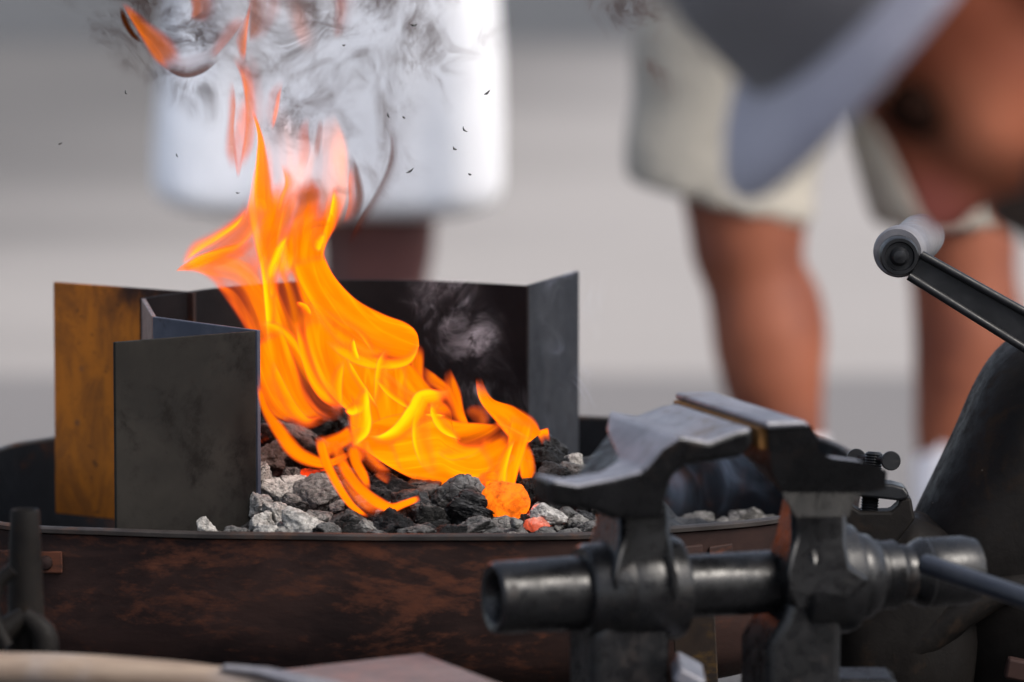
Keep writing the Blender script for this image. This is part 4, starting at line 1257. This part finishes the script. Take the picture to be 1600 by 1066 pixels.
bm = bmesh.new()
g0 = cp + Vector((0.0, 0.012, 0.001))
gd = at(1442, 368, 3.80) - g0
add_lathe(bm, g0, gd, [(0, 0.0), (0, 0.0155), (0.002, 0.0168), (0.012, 0.0168), (0.014, 0.015)], 40, caps=False)
add_lathe(bm, g0 + gd * 0.12, gd, [(0, 0.013), (gd.length * 0.4, 0.0145), (gd.length * 0.75, 0.0155), (gd.length * 0.9, 0.0145), (gd.length, 0.010), (gd.length * 1.02, 0.0)], 36, caps=False)
bmesh.ops.recalc_face_normals(bm, faces=bm.faces)
obj('crank_grip', bm, M_GRIP, blower)
bm = bmesh.new()
add_lathe(bm, shaft + Vector((0, -0.012, 0)), Vector((0, 1, 0)), [(0, 0.012), (0.002, 0.014), (0.14, 0.014)], 30)
obj('crank_shaft', bm, M_CRANK, blower)
bm = bmesh.new()
for dx in (-0.1, 0.1):
    add_capsule(bm, Vector((bc.x + dx * 0.5, bc.y, ZR - 0.12)), 0.014, Vector((bc.x + dx, bc.y, 0.014)), 0.014, 14, 4)
obj('stand', bm, M_BLACK, blower)

# ------------------------------------------------------------------ foreground bench, tools, post
ZTAB = 0.56
M_PLATE = m_metal('bench_steel', C4(0.12, 0.095, 0.095), C4(0.09, 0.072, 0.073), C4(0.14, 0.10, 0.085), 0.4, 12, 60, 0.55, 0.0, 0.15, 0.3)
M_TABLE = M_PLATE
K = onz(661, 1020, ZTAB); K1 = onz(440, 1046, ZTAB); K2 = onz(782, 1067, ZTAB)
e1 = (K1 - K).normalized(); e2 = (K2 - K).normalized()
tb = thing('steel_bench', (K.x, K.y, 0), 'flat brownish-grey steel bench top with its corner towards the forge', 'bench')
bm = bmesh.new()
add_prism(bm, [K, K + e1 * 0.46, K + e1 * 0.46 + e2 * 0.5, K + e2 * 0.5], Vector((0, 0, -0.012)))
obj('bench_top', bm, M_PLATE, tb, bevel=0.0015)
for s, t in ((0.03, 0.03), (0.43, 0.03), (0.43, 0.47), (0.03, 0.47)):
    bm = bmesh.new()
    p = K + e1 * s + e2 * t
    add_box(bm, Vector((p.x, p.y, (ZTAB - 0.012) / 2)), 0.03, 0.03, ZTAB - 0.012)
    obj('leg', bm, M_BLACK, tb, bevel=0.002)


def m_wood():
    n = N('worn_wood')
    st = n.coord('Object', scale=(4, 30, 30))
    a = n.noise(st, 3.5, 6, 0.65, 0.5)
    b = n.noise(n.coord('Object'), 14, 4)
    col = n.mix(n.mapr(a, 0.3, 0.7), C4(0.24, 0.18, 0.13), C4(0.15, 0.105, 0.075))
    col = n.mix(n.math('MULTIPLY', n.mapr(b, 0.45, 0.65), 0.6), col, C4(0.22, 0.195, 0.185))
    n.pbr(col, 0.6, 0, n.bump(a, 0.2, 0.001))
    return n.m


hx = thing('hammer', at(100, 1060, 3.26), 'hammer whose worn wooden handle lies along the bottom left edge of the photo', 'hammer')
bm = bmesh.new()
hpath = cr([tuple(at(x, y, d)) for x, y, d in [(-420, 1046, 3.27), (-150, 1044, 3.265), (0, 1046, 3.26), (100, 1048, 3.255), (230, 1056, 3.25), (350, 1068, 3.245), (560, 1100, 3.235)]], 40)
sweep(bm, hpath, [0.0085 + 0.0015 * math.sin(i / 39 * 3.1) for i in range(40)], 20)
obj('handle', bm, m_wood(), hx)
bm = bmesh.new()
hh = at(-420, 1046, 3.27)
add_box(bm, hh, 0.035, 0.11, 0.035)
obj('hammer_head', bm, M_VISE, hx, bevel=0.006)
bm = bmesh.new()
add_prism(bm, [at(x, y, d) for x, y, d in [(344, 1043, 3.235), (352, 1037, 3.24), (420, 1042, 3.235), (520, 1062, 3.22), (600, 1090, 3.20), (590, 1100, 3.19), (440, 1062, 3.22), (400, 1050, 3.23)]], Vector((0, 0.004, -0.004)))
tag(obj('steel_strip', bm, M_GRIP, bevel=0.001), 'thin silvery steel strip lying against the wooden hammer handle', 'metal strip')

ip = at(38, 1000, 3.42)
post = thing('iron_post', (ip.x, ip.y, 0), 'dark upright hollow iron post with flared foot at the left of the pan', 'post')
bm = bmesh.new()
pt = at(39, 796, 3.42)
s_ = 3.42 / FPX
z1 = pt.z
add_lathe(bm, Vector((pt.x, pt.y, 0)), Vector((0, 0, 1)), [(0, 30 * s_), (z1 - 0.095, 30 * s_), (z1 - 0.088, 33 * s_), (z1 - 0.07, 29 * s_), (z1 - 0.03, 26 * s_), (z1 - 0.002, 23 * s_), (z1, 21 * s_), (z1 - 0.001, 16 * s_), (z1 - 0.03, 15 * s_), (z1 - 0.03, 0)], 30, caps=False)
bmesh.ops.recalc_face_normals(bm, faces=bm.faces)
obj('tube', bm, M_BLACK, post)
bm = bmesh.new()
for k, (x0, x1) in enumerate(((38, -22), (38, 92))):
    sweep(bm, cr([tuple(at(x, y, 3.41)) for x, y in [(x0, 960), ((x0 + x1) / 2, 985), (x1 + (8 if k == 0 else -20), 1010), (x1 + (8 if k == 0 else -20), 1120)]], 14), [0.005, 0.006, 0.007, 0.008, 0.008, 0.008, 0.008, 0.008, 0.008, 0.008, 0.008, 0.008, 0.008, 0.008], 12)
sweep(bm, cr([tuple(at(x, y, 3.40)) for x, y in [(20, 890), (-5, 915), (-12, 960), (10, 1010)]], 14), 0.0045, 12)
obj('fork', bm, M_BLACK, post)

# ------------------------------------------------------------------ people
def body_obj(name, bm, mat, parent=None, vox=0.008, it=3):
    o = obj(name, bm, mat, parent)
    r = o.modifiers.new('fuse', 'REMESH')
    r.mode = 'VOXEL'
    r.voxel_size = vox
    r.use_smooth_shade = True
    s = o.modifiers.new('smooth', 'SMOOTH')
    s.factor = 0.5
    s.iterations = it
    return o


def add_tube_flat(bm, secs, seg=28, e=1.0):
    """secs: (centre, rx, ry) horizontal-ish rings with flat ends"""
    rings = []
    for c, rx, ry in secs:
        rings.append([bm.verts.new(c + Vector((math.copysign(abs(math.cos(2 * math.pi * k / seg)) ** e, math.cos(2 * math.pi * k / seg)) * rx, math.copysign(abs(math.sin(2 * math.pi * k / seg)) ** e, math.sin(2 * math.pi * k / seg)) * ry, 0))) for k in range(seg)])
    for a, b in zip(rings, rings[1:]):
        for k in range(seg):
            bm.faces.new((a[k], a[(k + 1) % seg], b[(k + 1) % seg], b[k]))
    bm.faces.new(rings[0][::-1]); bm.faces.new(rings[-1])
    bmesh.ops.recalc_face_normals(bm, faces=bm.faces)


def add_hand(bm, wrist, d, side, k=1.0):
    """palm, four unequal curled fingers and a thumb"""
    d = d.normalized()
    side = (side - d * side.dot(d)).normalized()
    nn = d.cross(side).normalized()
    add_capsule(bm, wrist, 0.027 * k, wrist + d * 0.07 * k, 0.036 * k, 14, 4)
    base = wrist + d * 0.085 * k
    for i, L in enumerate((0.072, 0.082, 0.076, 0.06)):
        b = base + side * (0.030 - 0.020 * i) * k
        m = b + (d * 0.85 + nn * 0.35) * L * 0.5 * k
        t = m + (d * 0.5 + nn * 0.8) * L * 0.5 * k
        add_capsule(bm, b, 0.010 * k, m, 0.0092 * k, 10, 3)
        add_capsule(bm, m, 0.0092 * k, t, 0.0078 * k, 10, 3)
    b = wrist + d * 0.03 * k + side * 0.028 * k
    m = b + (d * 0.6 + side * 0.7) * 0.04 * k
    add_capsule(bm, b, 0.014 * k, m, 0.012 * k, 10, 3)
    add_capsule(bm, m, 0.012 * k, m + (d * 0.9 + nn * 0.3) * 0.033 * k, 0.009 * k, 10, 3)


def add_head(bm, O, Fv, U, Sv, k=1.0):
    """skull, face, nose, brow, jaw, ears; O at eye level mid-head; mm inputs"""
    def q(f, u, s): return O + (Fv * f + U * u + Sv * s) * 0.001 * k
    rot = Matrix((Fv, Sv, U)).transposed()
    add_ball(bm, q(-12, 30, 0), 0.098 * k, 0.077 * k, 0.092 * k, rot)
    add_ball(bm, q(28, -28, 0), 0.064 * k, 0.062 * k, 0.085 * k, rot)
    add_ball(bm, q(44, -82, 0), 0.046 * k, 0.046 * k, 0.034 * k, rot)
    add_ball(bm, q(50, -30, 30), 0.034 * k, 0.028 * k, 0.03 * k, rot)
    add_ball(bm, q(50, -30, -30), 0.034 * k, 0.028 * k, 0.03 * k, rot)
    add_capsule(bm, q(80, 18, 30), 0.011 * k, q(84, 16, 6), 0.011 * k, 12, 4)
    add_capsule(bm, q(80, 18, -30), 0.011 * k, q(84, 16, -6), 0.011 * k, 12, 4)
    add_capsule(bm, q(82, 10, 0), 0.011 * k, q(104, -36, 0), 0.0125 * k, 14, 5)
    add_ball(bm, q(94, -40, 11), 0.012 * k, 0.010 * k, 0.009 * k, rot, 2)
    add_ball(bm, q(94, -40, -11), 0.012 * k, 0.010 * k, 0.009 * k, rot, 2)
    add_capsule(bm, q(86, -66, -14), 0.008 * k, q(86, -66, 14), 0.008 * k, 10, 3)
    add_capsule(bm, q(84, -77, -12), 0.009 * k, q(84, -77, 12), 0.009 * k, 10, 3)
    add_ball(bm, q(78, -102, 0), 0.02 * k, 0.022 * k, 0.018 * k, rot, 2)
    for s in (1, -1):
        add_ball(bm, q(-8, -10, 76 * s), 0.016 * k, 0.008 * k, 0.032 * k, rot, 2)
    return q, rot


# ---- the smith bending in from the side
HAIR = m_cloth('dark_hair', C4(0.035, 0.02, 0.012), C4(0.055, 0.03, 0.018), 900)
HAT = m_cloth('grey_felt', C4(0.34, 0.325, 0.375), C4(0.28, 0.27, 0.32), 700)
HATC = m_cloth('dark_grey_felt', C4(0.155, 0.145, 0.15), C4(0.115, 0.108, 0.115), 700)
th = R(38)
dn = RGT * math.cos(th) - UPV * math.sin(th)
hF = (-RGT * math.sin(th) - UPV * math.cos(th)).normalized()
hU = (-dn).normalized()
yaw = Matrix.Rotation(R(-6), 3, hU)
hF = yaw @ hF
hS = hU.cross(hF).normalized()
HO = at(1608, -49, 2.45)
smith = thing('person', (0.86, 2.45, 0), 'man in a grey brimmed hat bending his bearded face low over the forge', 'person')
bm = bmesh.new()
q, hrot = add_head(bm, HO, hF, hU, hS)
neck = q(-45, -150, 0)
chest = neck + Vector((0.16, 0.02, -0.04))
hip = Vector((0.86, 2.47, 0.90))
add_capsule(bm, q(-20, -50, 0), 0.058, neck, 0.062)
add_capsule(bm, neck, 0.07, chest, 0.12)
add_capsule(bm, chest, 0.14, hip, 0.14)
for s in (1, -1):
    sh = neck + Vector((0.07, 0.17 * s, -0.03))
    el = sh + Vector((0.10, 0.05 * s, -0.26))
    wr = el + Vector((-0.0, -0.04 * s, -0.22))
    add_capsule(bm, neck + Vector((0.05, 0.06 * s, 0)), 0.065, sh, 0.062)
    add_capsule(bm, sh, 0.052, el, 0.042)
    add_capsule(bm, el, 0.042, wr, 0.028)
    add_hand(bm, wr, Vector((-0.1, 0, -1)), Vector((-1, 0, 0)))
    hp_ = hip + Vector((0, 0.09 * s, -0.03)); kn = Vector((0.84, 2.47 + 0.12 * s, 0.50)); an = Vector((0.88, 2.47 + 0.13 * s, 0.09))
    add_capsule(bm, hp_, 0.09, kn, 0.058)
    add_capsule(bm, kn, 0.056, an, 0.038)
    add_capsule(bm, an + Vector((0.03, 0, -0.045)), 0.038, an + Vector((-0.15, 0, -0.055)), 0.033)
SK = m_skin('tanned_skin', C4(0.50, 0.150, 0.078), C4(0.40, 0.112, 0.058),
            [(q(106, -38, 0), 0.034, C4(0.62, 0.17, 0.13)), (q(60, -25, 34 * (1 if hS.dot(FWD) < 0 else -1)), 0.04, C4(0.62, 0.21, 0.11)),  # redder nose, then a highlight on the near cheek put into the colour
             (q(78, 2, 30), 0.032, C4(0.20, 0.07, 0.035)), (q(78, 2, -30), 0.032, C4(0.20, 0.07, 0.035))])  # shade of the eye sockets put into the skin colour
body_obj('body', bm, SK, smith, 0.0055, 4)
bm = bmesh.new()
add_capsule(bm, neck + Vector((0.03, 0, -0.01)), 0.085, chest, 0.145)
add_capsule(bm, chest, 0.162, hip + Vector((-0.05, 0, 0.03)), 0.16)
for s in (1, -1):
    sh = neck + Vector((0.07, 0.17 * s, -0.03)); el = sh + Vector((0.10, 0.05 * s, -0.26))
    add_capsule(bm, neck + Vector((0.06, 0.06 * s, 0)), 0.08, sh, 0.078)
    add_capsule(bm, sh, 0.07, sh.lerp(el, 0.75), 0.062)
body_obj('shirt', bm, m_cloth('charcoal_shirt', C4(0.05, 0.055, 0.06), C4(0.07, 0.075, 0.08)), smith, 0.012)
bm = bmesh.new()
add_capsule(bm, hip + Vector((-0.03, 0, 0.02)), 0.152, hip + Vector((0, 0, -0.06)), 0.15)
for s in (1, -1):
    hp_ = hip + Vector((0, 0.09 * s, -0.03)); kn = Vector((0.84, 2.47 + 0.12 * s, 0.50)); an = Vector((0.88, 2.47 + 0.13 * s, 0.09))
    add_capsule(bm, hp_, 0.105, kn, 0.08); add_capsule(bm, kn, 0.08, an, 0.075)
body_obj('trousers', bm, m_cloth('denim', C4(0.05, 0.06, 0.09), C4(0.07, 0.08, 0.11)), smith, 0.012)
ne = N('shaded_eye')
ne.pbr(C4(0.022, 0.010, 0.007), 0.9, Specular_IOR_Level=0.05)
EYE = ne.m
# hair, brows, eyes, beard
bm = bmesh.new()
for s in (1, -1):
    add_capsule(bm, q(82, 20, 14 * s), 0.005, q(77, 22, 46 * s), 0.005, 10, 3)
obj('eyebrow', bm, HAIR, smith)
for s in (1, -1):
    bm = bmesh.new()
    add_ball(bm, q(76, 3, 31 * s), 0.013, 0.019, 0.014, hrot, 3)  # oversized dark ball: eye-socket shade put into its colour and size
    obj('eye', bm, EYE, smith)
bm = bmesh.new()
add_ball(bm, q(52, -100, 0), 0.050, 0.050, 0.036, hrot)
add_ball(bm, q(30, -75, 42), 0.05, 0.022, 0.042, hrot)
add_ball(bm, q(30, -75, -42), 0.05, 0.022, 0.042, hrot)
add_capsule(bm, q(88, -56, -24), 0.009, q(88, -56, 24), 0.009, 10, 3)
add_capsule(bm, q(84, -60, 24), 0.012, q(70, -95, 28), 0.014, 10, 3)
add_capsule(bm, q(84, -60, -24), 0.012, q(70, -95, -28), 0.014, 10, 3)
body_obj('beard', bm, HAIR, smith, 0.006)
bm = bmesh.new()
add_ball(bm, q(-25, 25, 0), 0.094, 0.080, 0.085, hrot)
obj('hair', bm, HAIR, smith)
# hat
hat = thing('hat', q(10, 60, 0), 'grey felt hat with a short sloping brim worn by the bending man', 'hat')
tl = Matrix.Rotation(R(0), 3, hS)
aF = tl @ hF
roll = Matrix.Rotation(R(13), 3, aF)
if (roll @ hS).dot(UPV) * (1 if hS.dot(FWD) < 0 else -1) > hS.dot(UPV) * (1 if hS.dot(FWD) < 0 else -1): roll = Matrix.Rotation(R(-13), 3, aF)
aU, aS = roll @ (tl @ hU), roll @ hS
hc0 = q(10, 67, 0)


def hring(rf, rsd, u, nseg=64, wav=0.0, fo=0.0):
    out = []
    for k in range(nseg):
        a = 2 * math.pi * k / nseg
        ca, sa = math.cos(a), math.sin(a)
        out.append(hc0 + (aF * (rf * ca + fo) + aS * rsd * sa + aU * (u + wav * math.cos(2 * a))) * 0.001)
    return out


bm = bmesh.new()
vv = loft(bm, [hring(146, 126, -24, wav=-5), hring(145, 124, -19, wav=-5), hring(135, 118, -13, wav=-3), hring(120, 108, -7, wav=-1), hring(105, 97, -4), hring(102, 93, -8), hring(117, 104, -12, wav=-1), hring(131, 114, -18, wav=-3), hring(146, 126, -24, wav=-5)])
bmesh.ops.recalc_face_normals(bm, faces=bm.faces)
obj('brim', bm, HAT, hat)
bm = bmesh.new()
vv = loft(bm, [hring(106, 98, -5), hring(104, 96, 12), hring(101, 91, 36), hring(94, 83, 56), hring(80, 70, 70), hring(52, 45, 79), hring(10, 8, 81)])
bm.faces.new(vv[-1])
bmesh.ops.recalc_face_normals(bm, faces=bm.faces)
obj('crown', bm, HATC, hat)

# ---- spectator in grey shorts
def px_leg(pts, d):
    return [(at(x, y, d), r / FPX * d) for x, y, r in pts]


SKR = m_skin('pink_tan_skin', C4(0.205, 0.062, 0.030), C4(0.140, 0.041, 0.022))
SHORT = m_cloth('grey_shorts', C4(0.34, 0.31, 0.262), C4(0.26, 0.236, 0.20), 300)
SOCK = m_cloth('white_sock', C4(0.75, 0.74, 0.78), C4(0.7, 0.7, 0.74), 300)
DS = 6.3
mid = at(1290, 400, DS)
man = thing('person', (mid.x, mid.y, 0), 'bare-legged spectator in pale beige-grey knee-length shorts and white socks', 'person')
bm = bmesh.new()
legs = [[(1150, 60, 125), (1160, 250, 108), (1166, 330, 96), (1168, 385, 90), (1180, 445, 78), (1198, 530, 86), (1208, 590, 82), (1222, 660, 66), (1236, 740, 50), (1244, 850, 40), (1248, 930, 38)],
        [(1440, 60, 125), (1470, 250, 106), (1492, 330, 94), (1500, 385, 90), (1506, 440, 84), (1512, 530, 86), (1506, 590, 80), (1492, 660, 66), (1482, 740, 50), (1478, 850, 40), (1476, 930, 38)]]
for i, lg in enumerate(legs):
    P = px_leg(lg, DS + (0.0 if i == 0 else 0.12))
    for (a, ra), (b, rb) in zip(P, P[1:]):
        add_capsule(bm, a, ra, b, rb, 20, 5)
    kx, ky = lg[3][0], lg[3][1]
    kp = at(kx - 8, ky + 4, DS - 0.018 + (0.0 if i == 0 else 0.12))
    add_ball(bm, kp, 0.052, 0.042, 0.055)
    add_ball(bm, kp + Vector((0.03, 0.015, -0.015)), 0.035, 0.035, 0.05)
    add_ball(bm, at(lg[5][0] + 18, lg[5][1], DS + 0.02 + (0.0 if i == 0 else 0.12)), 0.055, 0.06, 0.10)
    f = P[-1][0]
    add_capsule(bm, Vector((f.x, f.y + 0.04, 0.055)), 0.042, Vector((f.x, f.y - 0.15, 0.045)), 0.035)
    add_capsule(bm, f, 0.028, Vector((f.x, f.y + 0.02, 0.06)), 0.038)
hipc = Vector((mid.x - 0.01, mid.y + 0.06, 0.95))
add_capsule(bm, hipc + Vector((0, 0, 0)), 0.16, hipc + Vector((0, 0, 0.30)), 0.16)
add_capsule(bm, hipc + Vector((0, 0, 0.30)), 0.16, hipc + Vector((0, 0, 0.48)), 0.14)
add_capsule(bm, hipc + Vector((0, 0, 0.5)), 0.06, hipc + Vector((0, -0.01, 0.63)), 0.055)
for s in (1, -1):
    sh = hipc + Vector((0.20 * s, 0, 0.47)); el = sh + Vector((0.06 * s, 0.02, -0.28)); wr = el + Vector((-0.13 * s, -0.10, 0.02))
    add_capsule(bm, hipc + Vector((0.06 * s, 0, 0.5)), 0.06, sh, 0.06)
    add_capsule(bm, sh, 0.055, el, 0.042); add_capsule(bm, el, 0.042, wr, 0.028)
    add_hand(bm, wr, Vector((-s, -0.3, 0)), Vector((0, 0, 1)))
add_head(bm, hipc + Vector((0, -0.02, 0.74)), Vector((0, -1, 0)), Vector((0, 0, 1)), Vector((1, 0, 0)))
body_obj('body', bm, SKR, man, 0.009, 4)


def garment_leg(bm, pts, d, ry=0.9, tilt=0.0):
    secs = []
    for x, y, r in pts:
        rr = r / FPX * d
        secs.append((at(x, y, d), rr, rr * ry))
    add_tube_flat(bm, secs)


bm = bmesh.new()
garment_leg(bm, [(1275, -120, 270), (1200, -20, 200), (1165, 60, 175), (1140, 150, 158), (1130, 240, 152), (1128, 310, 150)], DS, 0.75)
garment_leg(bm, [(1275, -120, 270), (1340, -20, 200), (1400, 60, 160), (1430, 150, 130), (1452, 240, 118), (1466, 320, 108), (1470, 352, 102)], DS + 0.1, 0.9)
for v in bm.verts:
    p = v.co
    v.co += Vector((1, 0.6, 0)) * 0.012 * noise.noise(Vector((p.x * 7, p.y * 7, p.z * 14)))
    v.co.z += -0.26 * (p.x - (mid.x - 0.14)) * (1 if p.z < 0.62 and p.x < mid.x else 0)
body_obj('shorts', bm, SHORT, man, 0.010, 2)
for i, lg in enumerate(legs):
    bm = bmesh.new()
    P = px_leg([(x, y, r + 7) for x, y, r in lg if y >= 700], DS + (0.0 if i == 0 else 0.12))
    P = px_leg([(lg[7][0] + 6, 694 + 14 * i, 64)], DS + (0.0 if i == 0 else 0.12)) + P
    sweep(bm, [p for p, r in P], [r for p, r in P], 22)
    obj('sock', bm, SOCK, man)
    bm = bmesh.new()
    f = P[-1][0]
    add_capsule(bm, Vector((f.x, f.y + 0.05, 0.05)), 0.05, Vector((f.x, f.y - 0.16, 0.042)), 0.042)
    obj('shoe', bm, m_cloth('grey_shoe', C4(0.2, 0.2, 0.2), C4(0.25, 0.25, 0.25)), man)
bm = bmesh.new()
add_capsule(bm, hipc + Vector((0, 0, -0.02)), 0.175, hipc + Vector((0, 0, 0.32)), 0.175)
add_capsule(bm, hipc + Vector((0, 0, 0.32)), 0.175, hipc + Vector((0, 0, 0.44)), 0.15)
for s in (1, -1):
    sh = hipc + Vector((0.20 * s, 0, 0.47)); el = sh + Vector((0.06 * s, 0.02, -0.28))
    add_capsule(bm, hipc + Vector((0.06 * s, 0, 0.48)), 0.075, sh, 0.074); add_capsule(bm, sh, 0.07, sh.lerp(el, 0.7), 0.065)
body_obj('shirt', bm, m_cloth('blue_shirt', C4(0.12, 0.16, 0.24), C4(0.10, 0.14, 0.2)), man, 0.014)
bm = bmesh.new()
add_ball(bm, hipc + Vector((0, 0.005, 0.79)), 0.082, 0.10, 0.075)
obj('hair', bm, HAIR, man)

# ---- spectator in long white top, standing side on behind the flames
SKD = m_skin('brown_skin', C4(0.135, 0.050, 0.042), C4(0.09, 0.032, 0.030))
WHITE = m_cloth('white_cotton', C4(0.88, 0.88, 0.90), C4(0.84, 0.84, 0.87), 300)
DW = 6.9
m2 = at(560, 320, DW)
wm = thing('person', (m2.x, m2.y, 0), 'brown-legged spectator in a loose white garment hanging to the knees', 'person')
bm = bmesh.new()
lg2 = [(590, 60, 120), (594, 200, 105), (598, 320, 86), (600, 380, 80), (594, 440, 74), (590, 540, 76), (592, 640, 62), (596, 760, 44), (598, 880, 36)]
for i in (0, 1):
    P = px_leg([(x - 20 * i, y, r) for x, y, r in lg2], DW + 0.035 + 0.12 * i)
    for (a, ra), (b, rb) in zip(P, P[1:]):
        add_capsule(bm, a, ra, b, rb, 20, 5)
    f = P[-1][0]
    add_capsule(bm, f, 0.028, Vector((f.x, f.y, 0.06)), 0.038)
    add_capsule(bm, Vector((f.x + 0.05, f.y, 0.05)), 0.042, Vector((f.x - 0.15, f.y, 0.045)), 0.035)
hc2 = Vector((m2.x - 0.02, m2.y + 0.09, 0.95))
add_capsule(bm, hc2, 0.16, hc2 + Vector((0, 0, 0.45)), 0.15)
add_capsule(bm, hc2 + Vector((0, 0, 0.5)), 0.06, hc2 + Vector((0, -0.01, 0.63)), 0.055)
for s in (1, -1):
    sh = hc2 + Vector((0, 0.19 * s, 0.47)); el = sh + Vector((0.02, 0.06 * s, -0.28)); wr = el + Vector((-0.16, -0.02 * s, 0.02))
    add_capsule(bm, hc2 + Vector((0, 0.06 * s, 0.5)), 0.06, sh, 0.06)
    add_capsule(bm, sh, 0.055, el, 0.042); add_capsule(bm, el, 0.042, wr, 0.028)
    add_hand(bm, wr, Vector((-1, 0, 0)), Vector((0, 0, 1)))
add_head(bm, hc2 + Vector((0.0, 0, 0.74)), Vector((-1, 0, 0)), Vector((0, 0, 1)), Vector((0, -1, 0)))
body_obj('body', bm, SKD, wm, 0.009, 4)
bm = bmesh.new()
sec = []
for x, y, r in [(520, 324, 205), (518, 314, 240), (516, 300, 258), (516, 280, 264), (518, 200, 262), (520, 100, 258), (522, 0, 250), (525, -150, 235), (530, -400, 210), (535, -560, 195)]:
    rr = r / FPX * (DW + 0.085)
    sec.append((at(x, y, DW + 0.085), rr, min(rr * 0.95, 0.19)))
add_tube_flat(bm, sec, 64, 0.34)
for v in bm.verts:
    p = v.co
    v.co += Vector((0.4, 1, 0)) * (0.030 * noise.noise(Vector((p.x * 11, p.y * 9, p.z * 1.6))) + 0.010 * noise.noise(Vector((p.x * 26, p.y * 9, p.z * 5))))
    if p.z < 0.62:
        v.co.z += 0.05 * max(0, (m2.x - 0.14) - p.x)
for s in (1, -1):
    sh = hc2 + Vector((0, 0.19 * s, 0.47)); el = sh + Vector((0.02, 0.06 * s, -0.28))
    add_capsule(bm, hc2 + Vector((0, 0.04 * s, 0.46)), 0.09, sh, 0.078); add_capsule(bm, sh, 0.075, sh.lerp(el, 0.7), 0.068)
body_obj('white_garment', bm, WHITE, wm, 0.012, 2)
bm = bmesh.new()
add_ball(bm, hc2 + Vector((0.012, 0, 0.79)), 0.10, 0.082, 0.075)
obj('hair', bm, HAIR, wm)
for i in (0, 1):
    f = at(598 - 20 * i, 880, DW + 0.17 * i)
    bm = bmesh.new()
    add_capsule(bm, Vector((f.x + 0.05, f.y, 0.05)), 0.05, Vector((f.x - 0.16, f.y, 0.042)), 0.042)
    obj('shoe', bm, bpy.data.materials['grey_shoe'], wm)
